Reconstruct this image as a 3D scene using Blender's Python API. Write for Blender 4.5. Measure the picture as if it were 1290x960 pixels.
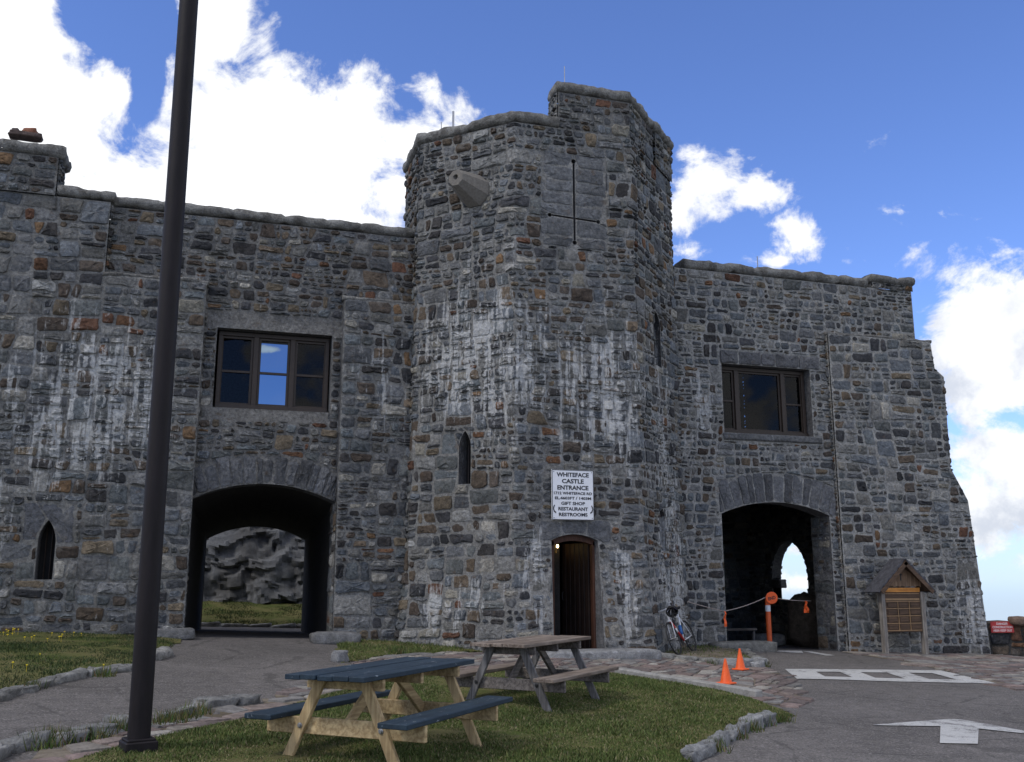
import bpy, bmesh, math, random
import numpy as np
from math import sin, cos, pi, radians, sqrt, atan2, asin, tan
from mathutils import Vector, Matrix, noise

for o in list(bpy.data.objects):
    bpy.data.objects.remove(o)
SC = bpy.context.scene
COL = SC.collection

# ------------------------------------------------------------------ camera
F = 1210.0                      # focal length in pixels of the 1290 wide photograph
PITCH = math.atan((728 - 480) / F)
YAW = math.atan((4600 - 645) / (F / cos(PITCH)))
FH = Vector((cos(YAW), sin(YAW), 0)); RT = Vector((FH.y, -FH.x, 0)); UP = Vector((0, 0, 1))
CAMPOS = Vector((-0.3, 0, 1.5)) - FH * 21.0
FWD = FH * cos(PITCH) + UP * sin(PITCH); CUP = UP * cos(PITCH) - FH * sin(PITCH)
cam_d = bpy.data.cameras.new("camera"); cam = bpy.data.objects.new("camera", cam_d); COL.objects.link(cam)
cam_d.sensor_width = 36.0; cam_d.lens = 36.0 * F / 1290.0; cam_d.clip_end = 5000; cam_d.clip_start = 0.05
R3 = Matrix((RT, CUP, -FWD)).transposed()
cam.matrix_world = Matrix.Translation(CAMPOS) @ R3.to_4x4()
SC.camera = cam

SUN_EL, SUN_AZ_VEC = radians(50), Vector((-1.0, -0.36, 0)).normalized()
EXPOSURE = 0.0
SKY_STRENGTH = 0.10
SUN_STRENGTH = 1.3

SC.view_settings.view_transform = 'Standard'; SC.view_settings.look = 'None'
SC.view_settings.exposure = EXPOSURE; SC.view_settings.gamma = 1.0
SC.view_settings.use_curve_mapping = False
SC.render.engine = 'CYCLES'
SC.cycles.max_bounces = 6

def pray(x, y):
    return (FWD * F + RT * (x - 645) + CUP * (480 - y)).normalized()
def g(X, Y):                    # height of the ground in front of the castle
    return .12 - .04 * X + .029 * Y
def onG(x, y, h=0.0):           # point of the ground seen at a place of the photograph
    d = pray(x, y); n = Vector((.04, -.029, 1)); t = (.12 + h - n.dot(CAMPOS)) / n.dot(d)
    return CAMPOS + d * t
def onY(x, y, Y=0.0):
    d = pray(x, y); return CAMPOS + d * ((Y - CAMPOS.y) / d.y)
def onX(x, y, X=0.0):
    d = pray(x, y); return CAMPOS + d * ((X - CAMPOS.x) / d.x)

# ------------------------------------------------------------------ node helpers
class NT:
    def __init__(self, tree):
        self.t = tree
    def n(self, typ, **kw):
        nd = self.t.nodes.new(typ)
        for k, v in kw.items():
            setattr(nd, k, v)
        return nd
    def link(self, a, b):
        self.t.links.new(a, b)
    def set(self, sock, v):
        if hasattr(v, 'is_output'):
            self.t.links.new(v, sock)
        else:
            sock.default_value = v
    def math(self, op, a, b=None, c=None, clamp=False):
        nd = self.n('ShaderNodeMath', operation=op); nd.use_clamp = clamp
        self.set(nd.inputs[0], a)
        if b is not None: self.set(nd.inputs[1], b)
        if c is not None: self.set(nd.inputs[2], c)
        return nd.outputs[0]
    def vmath(self, op, a, b=None):
        nd = self.n('ShaderNodeVectorMath', operation=op)
        self.set(nd.inputs[0], a)
        if b is not None: self.set(nd.inputs[1], b)
        return nd.outputs['Value'] if op in ('LENGTH', 'DOT_PRODUCT') else nd.outputs[0]
    def mix(self, f, a, b, blend='MIX'):
        nd = self.n('ShaderNodeMix', data_type='RGBA', blend_type=blend)
        self.set(nd.inputs[0], f); self.set(nd.inputs[6], a); self.set(nd.inputs[7], b)
        return nd.outputs[2]
    def noise(self, vec, scale, detail=4, rough=.55, dist=0.0):
        nd = self.n('ShaderNodeTexNoise'); self.set(nd.inputs['Vector'], vec)
        nd.inputs['Scale'].default_value = scale; nd.inputs['Detail'].default_value = detail
        nd.inputs['Roughness'].default_value = rough; nd.inputs['Distortion'].default_value = dist
        return nd.outputs[0]
    def smooth(self, v, lo, hi, a=0.0, b=1.0):
        nd = self.n('ShaderNodeMapRange', interpolation_type='SMOOTHSTEP')
        self.set(nd.inputs[0], v); self.set(nd.inputs[1], lo); self.set(nd.inputs[2], hi)
        nd.inputs[3].default_value = a; nd.inputs[4].default_value = b
        return nd.outputs[0]
    def lin(self, v, lo, hi, a=0.0, b=1.0):
        nd = self.n('ShaderNodeMapRange'); self.set(nd.inputs[0], v); self.set(nd.inputs[1], lo)
        self.set(nd.inputs[2], hi); nd.inputs[3].default_value = a; nd.inputs[4].default_value = b
        return nd.outputs[0]
    def scalev(self, vec, s):
        return self.vmath('MULTIPLY', vec, s)
    def grey(self, v):
        nd = self.n('ShaderNodeCombineColor')
        for i in range(3): self.set(nd.inputs[i], v)
        return nd.outputs[0]

def rgba(c): return (c[0], c[1], c[2], 1.0)

# ------------------------------------------------------------------ world: daylight sky with broken cloud
world = bpy.data.worlds.new("World"); SC.world = world; world.use_nodes = True
def build_world():
    t = world.node_tree; t.nodes.clear(); N = NT(t)
    out = N.n('ShaderNodeOutputWorld'); bg = N.n('ShaderNodeBackground')
    N.link(bg.outputs[0], out.inputs[0])
    tc = N.n('ShaderNodeTexCoord'); d = tc.outputs['Generated']
    sky = N.n('ShaderNodeTexSky', sky_type='NISHITA'); sky.sun_disc = False
    sky.sun_elevation = SUN_EL
    sky.sun_rotation = atan2(SUN_AZ_VEC.x, SUN_AZ_VEC.y)
    sky.altitude = 1400; sky.air_density = 1.0; sky.dust_density = .4; sky.ozone_density = 2.0
    u = N.math('ARCTAN2', N.vmath('DOT_PRODUCT', d, RT), N.vmath('DOT_PRODUCT', d, FH))
    z = N.vmath('DOT_PRODUCT', d, Vector((0, 0, 1)))
    v = N.math('ARCSINE', z)
    cx = N.n('ShaderNodeCombineXYZ'); N.link(u, cx.inputs[0]); N.link(v, cx.inputs[1]); uv = cx.outputs[0]
    blobs = [  # cloud banks: where they stand in the sky, how far they reach, how dense (negative: a gap)
        (0, 20, 108, 120, 1.2), (45, 150, 150, 120, 1.2), (60, 270, 200, 110, 1.2), (250, 240, 170, 120, 1.2), (330, 170, 165, 130, 1.2),
        (266, 40, 60, 100, 1.1), (415, 205, 180, 130, 1.2), (452, 118, 58, 68, 1.0), (525, 190, 95, 70, 1.0), (490, -20, 120, 60, -1.0), (490, 250, 90, 62, 1.2), (470, 280, 120, 40, 1.1), (335, 75, 50, 50, .8),
        (888, 232, 66, 50, 1.0), (950, 243, 62, 24, .9), (880, 203, 40, 24, .7), (852, 268, 34, 34, .7),
        (1008, 304, 38, 36, .75), (985, 328, 72, 16, .7), (865, 316, 40, 16, .5), (1065, 325, 40, 16, .36), (1100, 180, 30, 14, .27),
        (1262, 405, 92, 78, 1.1), (1225, 440, 54, 52, .95), (1285, 470, 90, 80, 1.0), (1235, 565, 105, 62, .9), (1280, 600, 110, 60, .9),
        (1215, 640, 60, 50, .7), (1290, 690, 120, 30, .6), (1220, 730, 80, 18, .55), (1010, 735, 44, 26, .8), (1000, 690, 40, 14, .6),
        (1180, 330, 60, 60, .25), (1240, 500, 90, 70, 1.1), (1255, 640, 110, 80, .95), (1270, 570, 100, 100, 1.0), (1190, 460, 40, 40, .6), (340, 440, 26, 7, 1.0),
        (168, 28, 66, 52, -1.25), (186, 105, 24, 56, -1.2), (110, 5, 36, 24, -.5)]
    field = None; gap = None
    for (px, py, rx, ry, wt) in blobs:
        dr = pray(px, py); cu = atan2(dr.dot(RT), dr.dot(FH)); cv = asin(dr.z)
        dv = N.vmath('MULTIPLY', N.vmath('SUBTRACT', uv, Vector((cu, cv, 0))), Vector((F / rx, F / ry, 0)))
        b = N.math('SUBTRACT', 1.0, N.vmath('LENGTH', dv))
        if wt < 0:
            b = N.math('MULTIPLY', N.math('MAXIMUM', b, 0.0), -wt); gap = b if gap is None else N.math('ADD', gap, b); continue
        b = N.math('SUBTRACT', N.math('MULTIPLY', b, wt), (1 - wt) * .15) if wt < 1 else N.math('MULTIPLY', b, wt)
        field = b if field is None else N.math('SMOOTH_MAX', field, b, 0.18)
    field = N.math('SUBTRACT', field, gap)
    # the rest of the sky, outside this view: broken cloud
    away = N.math('MAXIMUM', N.smooth(N.math('ABSOLUTE', u), .62, .85), N.smooth(v, .66, .85))
    n0 = N.noise(N.scalev(d, Vector((1, 1, 1.6))), 2.2, 5, .55)
    rest = N.lin(n0, .40, .56, -.3, .9)
    field = N.math('MAXIMUM', field, N.math('SUBTRACT', rest, N.math('MULTIPLY', N.math('SUBTRACT', 1.0, away), 3.0)))
    n1 = N.noise(N.scalev(d, Vector((1, 1, 1.25))), 10.0, 12, .64, .35)
    n2 = N.noise(d, 30.0, 8, .6, .4)
    edge = N.math('ADD', field, N.math('ADD', N.lin(n1, .25, .75, -.85, .60), N.lin(n2, .3, .7, -.22, .20)))
    dens = N.smooth(edge, -.06, .40)
    thick = N.smooth(edge, .2, .9)
    # cloud brightness: thin cloud and lit tops white, the low banks to the right greyer
    n3 = N.noise(N.vmath('ADD', d, Vector((3, 1, .03))), 14.0, 6, .6)
    low = N.smooth(v, .36, .14)
    sh = N.math('MULTIPLY', N.smooth(n3, .42, .62), N.math('ADD', .12, N.math('MULTIPLY', low, .62)))
    leftb = N.smooth(u, .2, -.1, 0, .75)
    ccol = N.mix(sh, rgba((1.08, 1.09, 1.11)), rgba((.56, .62, .74)))
    ccol = N.mix(N.math('MULTIPLY', leftb, thick), ccol, rgba((1.42, 1.44, 1.46)))
    # blue of the sky
    blue = N.mix(1.0, sky.outputs[0], rgba((SKY_STRENGTH * 1.35, SKY_STRENGTH * 1.55, SKY_STRENGTH * 2.2)), 'MULTIPLY')
    hz = N.smooth(v, .20, -.02)
    blue = N.mix(N.math('MULTIPLY', hz, .7), blue, rgba((.52, .72, .95)))
    col = N.mix(N.math('MULTIPLY', dens, .97), blue, ccol)
    below = N.smooth(v, .0, -.035)
    col = N.mix(below, col, rgba((.62, .76, .93)))
    deep = N.smooth(v, -.06, -.2)
    col = N.mix(deep, col, rgba((.16, .20, .22)))
    N.link(col, bg.inputs[0]); bg.inputs[1].default_value = 1.0
build_world()
sd = bpy.data.lights.new("sun", 'SUN'); sd.energy = SUN_STRENGTH; sd.angle = radians(10); sd.color = (1, .95, .88)
sun = bpy.data.objects.new("sun", sd); COL.objects.link(sun)
sdir = SUN_AZ_VEC * cos(SUN_EL) + UP * sin(SUN_EL)
sun.rotation_euler = (-sdir).to_track_quat('-Z', 'Y').to_euler(); sun.location = (-30, -10, 40)

# ------------------------------------------------------------------ materials
MATS = {}
def material(name, fn):
    m = bpy.data.materials.new(name); m.use_nodes = True; t = m.node_tree; N = NT(t)
    b = t.nodes['Principled BSDF']; fn(N, b); MATS[name] = m; return m
def objco(N):
    return N.n('ShaderNodeTexCoord').outputs['Object']
def bump(N, b, h, strength, dist=.02):
    nd = N.n('ShaderNodeBump'); nd.inputs['Strength'].default_value = strength; nd.inputs['Distance'].default_value = dist
    N.link(h, nd.inputs['Height']); N.link(nd.outputs[0], b.inputs['Normal'])

def m_masonry(N, b):
    co = objco(N)
    at = N.n('ShaderNodeAttribute', attribute_name='col'); c = at.outputs['Color']
    n1 = N.noise(co, 3.0, 5, .6); n2 = N.noise(co, 17.0, 7, .68); n3 = N.noise(co, 60, 4, .65)
    k = N.math('MULTIPLY', N.lin(n1, .3, .7, .76, 1.18), N.lin(n2, .28, .72, .42, 1.50))
    k = N.math('MULTIPLY', k, N.lin(n3, .3, .7, .75, 1.25))
    c = N.mix(1.0, c, N.grey(k), 'MULTIPLY')
    # rusty and lichen patches
    n4 = N.noise(N.vmath('ADD', co, Vector((7, 3, 1))), 5.0, 4, .6)
    c = N.mix(N.math('MULTIPLY', N.smooth(n4, .60, .74), .35), c, rgba((.16, .10, .055)))
    n5 = N.noise(N.vmath('ADD', co, Vector((1, 9, 5))), 1.1, 5, .6)
    c = N.mix(N.math('MULTIPLY', N.smooth(n5, .52, .72), .45), c, N.mix(1.0, c, rgba((.5, .5, .5)), 'MULTIPLY'))
    n6 = N.noise(N.vmath('ADD', co, Vector((4, 2, 8))), 2.6, 7, .68, .3)
    c = N.mix(N.math('MULTIPLY', N.smooth(n6, .56, .68), .34), c, rgba((.20, .195, .182)))
    # lime washed out of the joints, running down the wall
    sx = N.n('ShaderNodeSeparateXYZ'); N.link(co, sx.inputs[0])
    cz = N.n('ShaderNodeCombineXYZ'); N.link(sx.outputs[0], cz.inputs[0]); N.link(sx.outputs[2], cz.inputs[1]); p = cz.outputs[0]
    region = None
    for (x, z, rx, rz, w) in [(-1.3, 5.8, 2.1, 2.8, .95), (1.0, 5.2, 1.9, 2.7, 1.0), (3.0, 1.6, 1.0, 3.2, 1.25), (-.55, 1.5, .38, 1.5, 1.2),
                              (-8.9, 4.9, 2.6, 2.6, 1.0), (1.35, 1.5, .45, 1.7, .95), (-2.0, .9, 1.3, 1.2, .7), (-10.4, 3.0, .9, 2.0, .55),
                              (4.4, 5.4, .8, 2.6, .7), (-3.3, 5.6, .8, 1.3, .7), (11.6, .6, .9, 1.6, .8), (2.8, 4.5, 1.0, 3.5, .75)]:
        dv = N.vmath('MULTIPLY', N.vmath('SUBTRACT', p, Vector((x, z, 0))), Vector((1 / rx, 1 / rz, 0)))
        r = N.math('MULTIPLY', N.math('SUBTRACT', 1.0, N.vmath('LENGTH', dv), clamp=True), w * 1.6)
        region = r if region is None else N.math('MAXIMUM', region, r)
    region = N.math('MINIMUM', region, 1.15)
    st = N.noise(N.scalev(co, Vector((1, 1, .055))), 12.5, 4, .6, .3)
    st2 = N.noise(N.scalev(co, Vector((1, 1, .55))), 7.0, 6, .7, .5)
    st3 = N.noise(N.vmath('ADD', N.scalev(co, Vector((1, 1, .6))), Vector((2, 6, 3))), 2.0, 4, .6)
    s = N.math('ADD', N.math('MULTIPLY', st, .46), N.math('ADD', N.math('MULTIPLY', st2, .24), N.math('MULTIPLY', st3, .30)))
    lo = N.math('SUBTRACT', .600, N.math('MULTIPLY', region, .115))
    w = N.smooth(s, N.math('SUBTRACT', lo, .01), N.math('ADD', lo, .065))
    w = N.math('MULTIPLY', w, N.math('ADD', .45, N.math('MULTIPLY', region, .50)), clamp=True)
    w = N.math('MULTIPLY', w, N.lin(n2, .3, .65, .45, 1.0))
    c = N.mix(w, c, rgba((.56, .56, .55)))
    N.link(c, b.inputs['Base Color']); b.inputs['Roughness'].default_value = .88
    b.inputs['Specular IOR Level'].default_value = .3
    h = N.math('ADD', N.math('MULTIPLY', N.noise(co, 9, 6, .65), .7), N.math('MULTIPLY', n3, .3))
    bump(N, b, h, 1.0, .07)
material('masonry', m_masonry)

def simple(name, col, rough=.7, var=.25, scale=12, bmp=.2, metal=0.0, spec=.4, stretch=None, col2=None):
    def fn(N, b):
        co = objco(N)
        if stretch: co = N.scalev(co, Vector(stretch))
        n = N.noise(co, scale, 5, .6); n2 = N.noise(co, scale * 5, 4, .6)
        k = N.math('ADD', N.math('MULTIPLY', n, .65), N.math('MULTIPLY', n2, .35))
        c2 = col2 if col2 else tuple(x * (1 + var) for x in col)
        c1 = tuple(x * (1 - var) for x in col)
        c = N.mix(N.smooth(k, .34, .66), rgba(c1), rgba(c2))
        N.link(c, b.inputs['Base Color'])
        b.inputs['Roughness'].default_value = rough; b.inputs['Metallic'].default_value = metal
        b.inputs['Specular IOR Level'].default_value = spec
        if bmp: bump(N, b, k, bmp, .01)
    return material(name, fn)

def attr_mat(name, rough=.9, var=.35, scale=10, bmp=.5, bd=.02, spec=.25, trans=False):
    def fn(N, b):
        co = objco(N)
        c = N.n('ShaderNodeAttribute', attribute_name='col').outputs['Color']
        n = N.noise(co, scale, 6, .65); n2 = N.noise(co, scale * 6, 4, .6)
        k = N.math('MULTIPLY', N.lin(n, .3, .7, 1 - var, 1 + var), N.lin(n2, .3, .7, 1 - var * .5, 1 + var * .5))
        N.link(N.mix(1.0, c, N.grey(k), 'MULTIPLY'), b.inputs['Base Color'])
        b.inputs['Roughness'].default_value = rough; b.inputs['Specular IOR Level'].default_value = spec
        if bmp: bump(N, b, N.math('ADD', n, N.math('MULTIPLY', n2, .4)), bmp, bd)
    return material(name, fn)
attr_mat('rough_stone', var=.45, scale=7, bmp=.8, bd=.04)
attr_mat('flag', var=.4, scale=6, bmp=.5, bd=.015)
attr_mat('blade', var=.25, scale=1.2, bmp=0, rough=.7)
attr_mat('painted', var=.06, scale=20, bmp=0, rough=.45, spec=.4)

def m_coping(N, b):
    co = objco(N)
    n = N.noise(co, 5, 6, .65); n2 = N.noise(co, 32, 5, .65); n3 = N.noise(co, 1.4, 4, .6)
    c = N.mix(N.smooth(n, .35, .65), rgba((.115, .108, .098)), rgba((.24, .235, .22)))
    c = N.mix(N.math('MULTIPLY', N.smooth(n3, .5, .7), .6), c, rgba((.085, .083, .08)))
    c = N.mix(1.0, c, N.grey(N.lin(n2, .3, .7, .6, 1.4)), 'MULTIPLY')
    N.link(c, b.inputs['Base Color']); b.inputs['Roughness'].default_value = .95; b.inputs['Specular IOR Level'].default_value = .2
    bump(N, b, N.math('ADD', n, N.math('MULTIPLY', n2, .6)), 1.0, .05)
material('coping', m_coping)

def m_asphalt(N, b):
    co = objco(N)
    n = N.noise(co, .5, 5, .6); n2 = N.noise(co, 6, 6, .7); n3 = N.noise(co, 42, 4, .75)
    c = N.mix(N.smooth(n, .3, .7), rgba((.092, .084, .079)), rgba((.134, .122, .115)))
    c = N.mix(1.0, c, N.grey(N.lin(n2, .3, .7, .72, 1.28)), 'MULTIPLY')
    c = N.mix(N.smooth(n3, .54, .66), c, rgba((.27, .25, .235)))
    c = N.mix(N.smooth(n3, .46, .34), c, rgba((.038, .035, .033)))
    vo = N.n('ShaderNodeTexVoronoi', feature='DISTANCE_TO_EDGE'); vo.inputs['Scale'].default_value = .55
    N.link(N.vmath('ADD', co, N.scalev(N.n('ShaderNodeTexNoise').outputs[1], Vector((.0, .0, 0)))), vo.inputs['Vector'])
    wob = N.noise(co, 2.5, 5, .7)
    crack = N.smooth(N.math('ADD', vo.outputs[0], N.lin(wob, .3, .7, -.03, .03)), .012, .0)
    c = N.mix(N.math('MULTIPLY', crack, .45), c, rgba((.035, .033, .03)))
    N.link(c, b.inputs['Base Color']); b.inputs['Roughness'].default_value = .92; b.inputs['Specular IOR Level'].default_value = .25
    bump(N, b, N.math('ADD', n3, n2), .5, .01)
material('asphalt', m_asphalt)

def m_roadpaint(N, b):
    co = objco(N)
    n = N.noise(co, 5, 6, .7); n3 = N.noise(co, 75, 3, .7); n2 = N.noise(co, 1.2, 4, .6)
    wear = N.smooth(N.math('ADD', N.math('MULTIPLY', n, .5), N.math('ADD', N.math('MULTIPLY', n3, .35), N.math('MULTIPLY', n2, .25))), .566, .622)
    c = N.mix(N.math('MULTIPLY', wear, .85), rgba((.46, .455, .44)), rgba((.12, .112, .108)))
    c = N.mix(1.0, c, N.grey(N.lin(n, .3, .7, .8, 1.15)), 'MULTIPLY')
    N.link(c, b.inputs['Base Color']); b.inputs['Roughness'].default_value = .8
material('road_paint', m_roadpaint)

def m_soil(N, b):
    co = objco(N)
    n = N.noise(co, 1.3, 6, .65); n2 = N.noise(co, 14, 6, .7); n3 = N.noise(co, 60, 3, .7)
    c = N.mix(N.smooth(n, .35, .62), rgba((.060, .080, .020)), rgba((.13, .118, .05)))
    c = N.mix(N.smooth(n2, .52, .7), c, rgba((.11, .092, .05)))
    c = N.mix(1.0, c, N.grey(N.lin(n3, .3, .7, .6, 1.4)), 'MULTIPLY')
    N.link(c, b.inputs['Base Color']); b.inputs['Roughness'].default_value = 1; b.inputs['Specular IOR Level'].default_value = .1
    bump(N, b, n2, .6, .03)
material('turf', m_soil)

def m_dirt(N, b):
    co = objco(N)
    n = N.noise(co, 2.0, 6, .65); n2 = N.noise(co, 22, 6, .7)
    c = N.mix(N.smooth(n, .35, .65), rgba((.11, .09, .065)), rgba((.20, .17, .135)))
    c = N.mix(N.math('MULTIPLY', N.smooth(n2, .55, .7), .5), c, rgba((.06, .07, .03)))
    c = N.mix(1.0, c, N.grey(N.lin(n2, .3, .7, .65, 1.3)), 'MULTIPLY')
    N.link(c, b.inputs['Base Color']); b.inputs['Roughness'].default_value = 1; b.inputs['Specular IOR Level'].default_value = .1
    bump(N, b, n2, .5, .02)
material('dirt', m_dirt)

def m_cliff(N, b):
    co = objco(N)
    n = N.noise(N.scalev(co, Vector((1, 1, .5))), .8, 6, .62); n2 = N.noise(co, 5, 7, .7); n3 = N.noise(N.scalev(co, Vector((1.3, 1, .35))), 1.6, 7, .66, .3)
    c = N.mix(N.smooth(n2, .35, .65), rgba((.085, .088, .093)), rgba((.135, .138, .145)))
    c = N.mix(N.math('MULTIPLY', N.smooth(n3, .55, .63), .45), c, rgba((.22, .225, .235)))
    c = N.mix(N.math('MULTIPLY', N.smooth(n, .50, .40), .45), c, rgba((.06, .054, .048)))
    N.link(c, b.inputs['Base Color']); b.inputs['Roughness'].default_value = .95
    bump(N, b, N.math('ADD', n2, n3), .6, .05)
material('cliff', m_cliff)

def m_wood(name, c1, c2, axis=0, rough=.75, paint_chip=None):
    def fn(N, b):
        co = objco(N)
        st = [26, 26, 26]; st[axis] = 1.6
        n = N.noise(N.scalev(co, Vector(st)), 1.0, 6, .65, .4); n2 = N.noise(co, 4, 4, .6)
        c = N.mix(N.smooth(n, .34, .66), rgba(c1), rgba(c2))
        c = N.mix(1.0, c, N.grey(N.lin(n2, .3, .7, .75, 1.25)), 'MULTIPLY')
        if paint_chip:
            st2 = [16, 16, 16]; st2[axis] = 5
            ch = N.noise(N.scalev(co, Vector(st2)), 1.4, 6, .7)
            c = N.mix(N.smooth(ch, .63, .68), c, rgba(paint_chip))
        N.link(c, b.inputs['Base Color']); b.inputs['Roughness'].default_value = rough; b.inputs['Specular IOR Level'].default_value = .3
        bump(N, b, n, .45, .006)
    return material(name, fn)
m_wood('new_timber', (.29, .20, .10), (.54, .41, .225), 0)
m_wood('new_timber_up', (.29, .20, .10), (.54, .41, .225), 2)
m_wood('blue_paint', (.013, .025, .040), (.023, .041, .060), 0, .65, (.24, .27, .30))
m_wood('old_timber', (.075, .064, .058), (.19, .168, .15), 0)
m_wood('old_timber_up', (.07, .066, .065), (.185, .178, .176), 2)
m_wood('old_board', (.105, .078, .06), (.24, .195, .16), 0)
m_wood('door_wood', (.012, .0075, .006), (.030, .017, .012), 2, .6)
m_wood('frame_wood', (.045, .020, .013), (.085, .036, .022), 2, .6)
m_wood('post_wood', (.14, .125, .11), (.27, .245, .22), 2)
m_wood('plaque_wood', (.055, .033, .02), (.11, .065, .04), 0, .6)
m_wood('gable_wood', (.14, .085, .05), (.27, .18, .115), 2)
m_wood('orange_wood', (.42, .16, .03), (.62, .27, .06), 0, .55)
simple('shingle', (.062, .062, .072), .85, .4, 9, .5)
simple('line_wood', (.30, .19, .10), .7, .2)
simple('window_brown', (.035, .024, .018), .5, .2)
simple('pole_paint', (.0125, .0098, .0112), .6, .25, 6, .15, spec=.22, stretch=(1, 1, .25))
simple('white_paint', (.76, .77, .80), .45, .05, 5, .02)
simple('sign_black', (.02, .02, .025), .6, .1, bmp=0)
simple('steel', (.34, .34, .35), .4, .2, 12, .1, metal=.9)
simple('dark_metal', (.04, .04, .042), .5, .2, metal=.6)
simple('orange_plastic', (.82, .115, .018), .5, .08, 10, .03)
simple('orange_post', (.52, .085, .018), .5, .15, 8, .03)
simple('reflective', (.58, .62, .66), .35, .06, bmp=0)
simple('rubber', (.018, .018, .019), .7, .2, bmp=.1)
simple('red_sign', (.40, .035, .035), .5, .1, bmp=0)
simple('sign_white', (.70, .62, .62), .5, .05, bmp=0)
simple('rope', (.36, .30, .27), .9, .15)
simple('spout_stone', (.17, .155, .135), .9, .2, 22, .4)
simple('concrete', (.27, .26, .24), .95, .25, 9, .5)
simple('brick_red', (.30, .12, .07), .9, .3, 9, .4)
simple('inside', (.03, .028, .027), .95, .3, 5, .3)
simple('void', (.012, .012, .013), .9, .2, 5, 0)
simple('bike_white', (.70, .71, .73), .3, .04, bmp=0, spec=.5)
simple('bike_red', (.50, .03, .03), .3, .05, bmp=0, spec=.5)
simple('bike_blue', (.03, .14, .40), .3, .05, bmp=0, spec=.5)
simple('black_plastic', (.014, .014, .016), .45, .1, bmp=0)
simple('helmet_lilac', (.42, .40, .74), .35, .05, bmp=0, spec=.5)
simple('flower', (.62, .47, .02), .7, .1, bmp=0)
simple('brass', (.5, .34, .12), .35, .1, bmp=0, metal=.9)
simple('curtain', (.6, .6, .62), .9, .05, bmp=0)
def m_glass(N, b):
    t = N.t
    tr = N.n('ShaderNodeBsdfTransparent'); gl = N.n('ShaderNodeBsdfGlossy'); gl.inputs['Roughness'].default_value = .02
    tr.inputs[0].default_value = (.20, .28, .38, 1)
    fr = N.n('ShaderNodeFresnel'); fr.inputs[0].default_value = 1.6
    mx = N.n('ShaderNodeMixShader'); N.link(N.math('MULTIPLY', fr.outputs[0], .36), mx.inputs[0]); N.link(tr.outputs[0], mx.inputs[1]); N.link(gl.outputs[0], mx.inputs[2])
    N.link(mx.outputs[0], t.nodes['Material Output'].inputs[0])
material('glass', m_glass)
def m_bulb(N, b):
    b.inputs['Emission Color'].default_value = (1, .72, .32, 1); b.inputs['Emission Strength'].default_value = 14
    b.inputs['Base Color'].default_value = (1, .8, .5, 1)
material('bulb', m_bulb)

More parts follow.
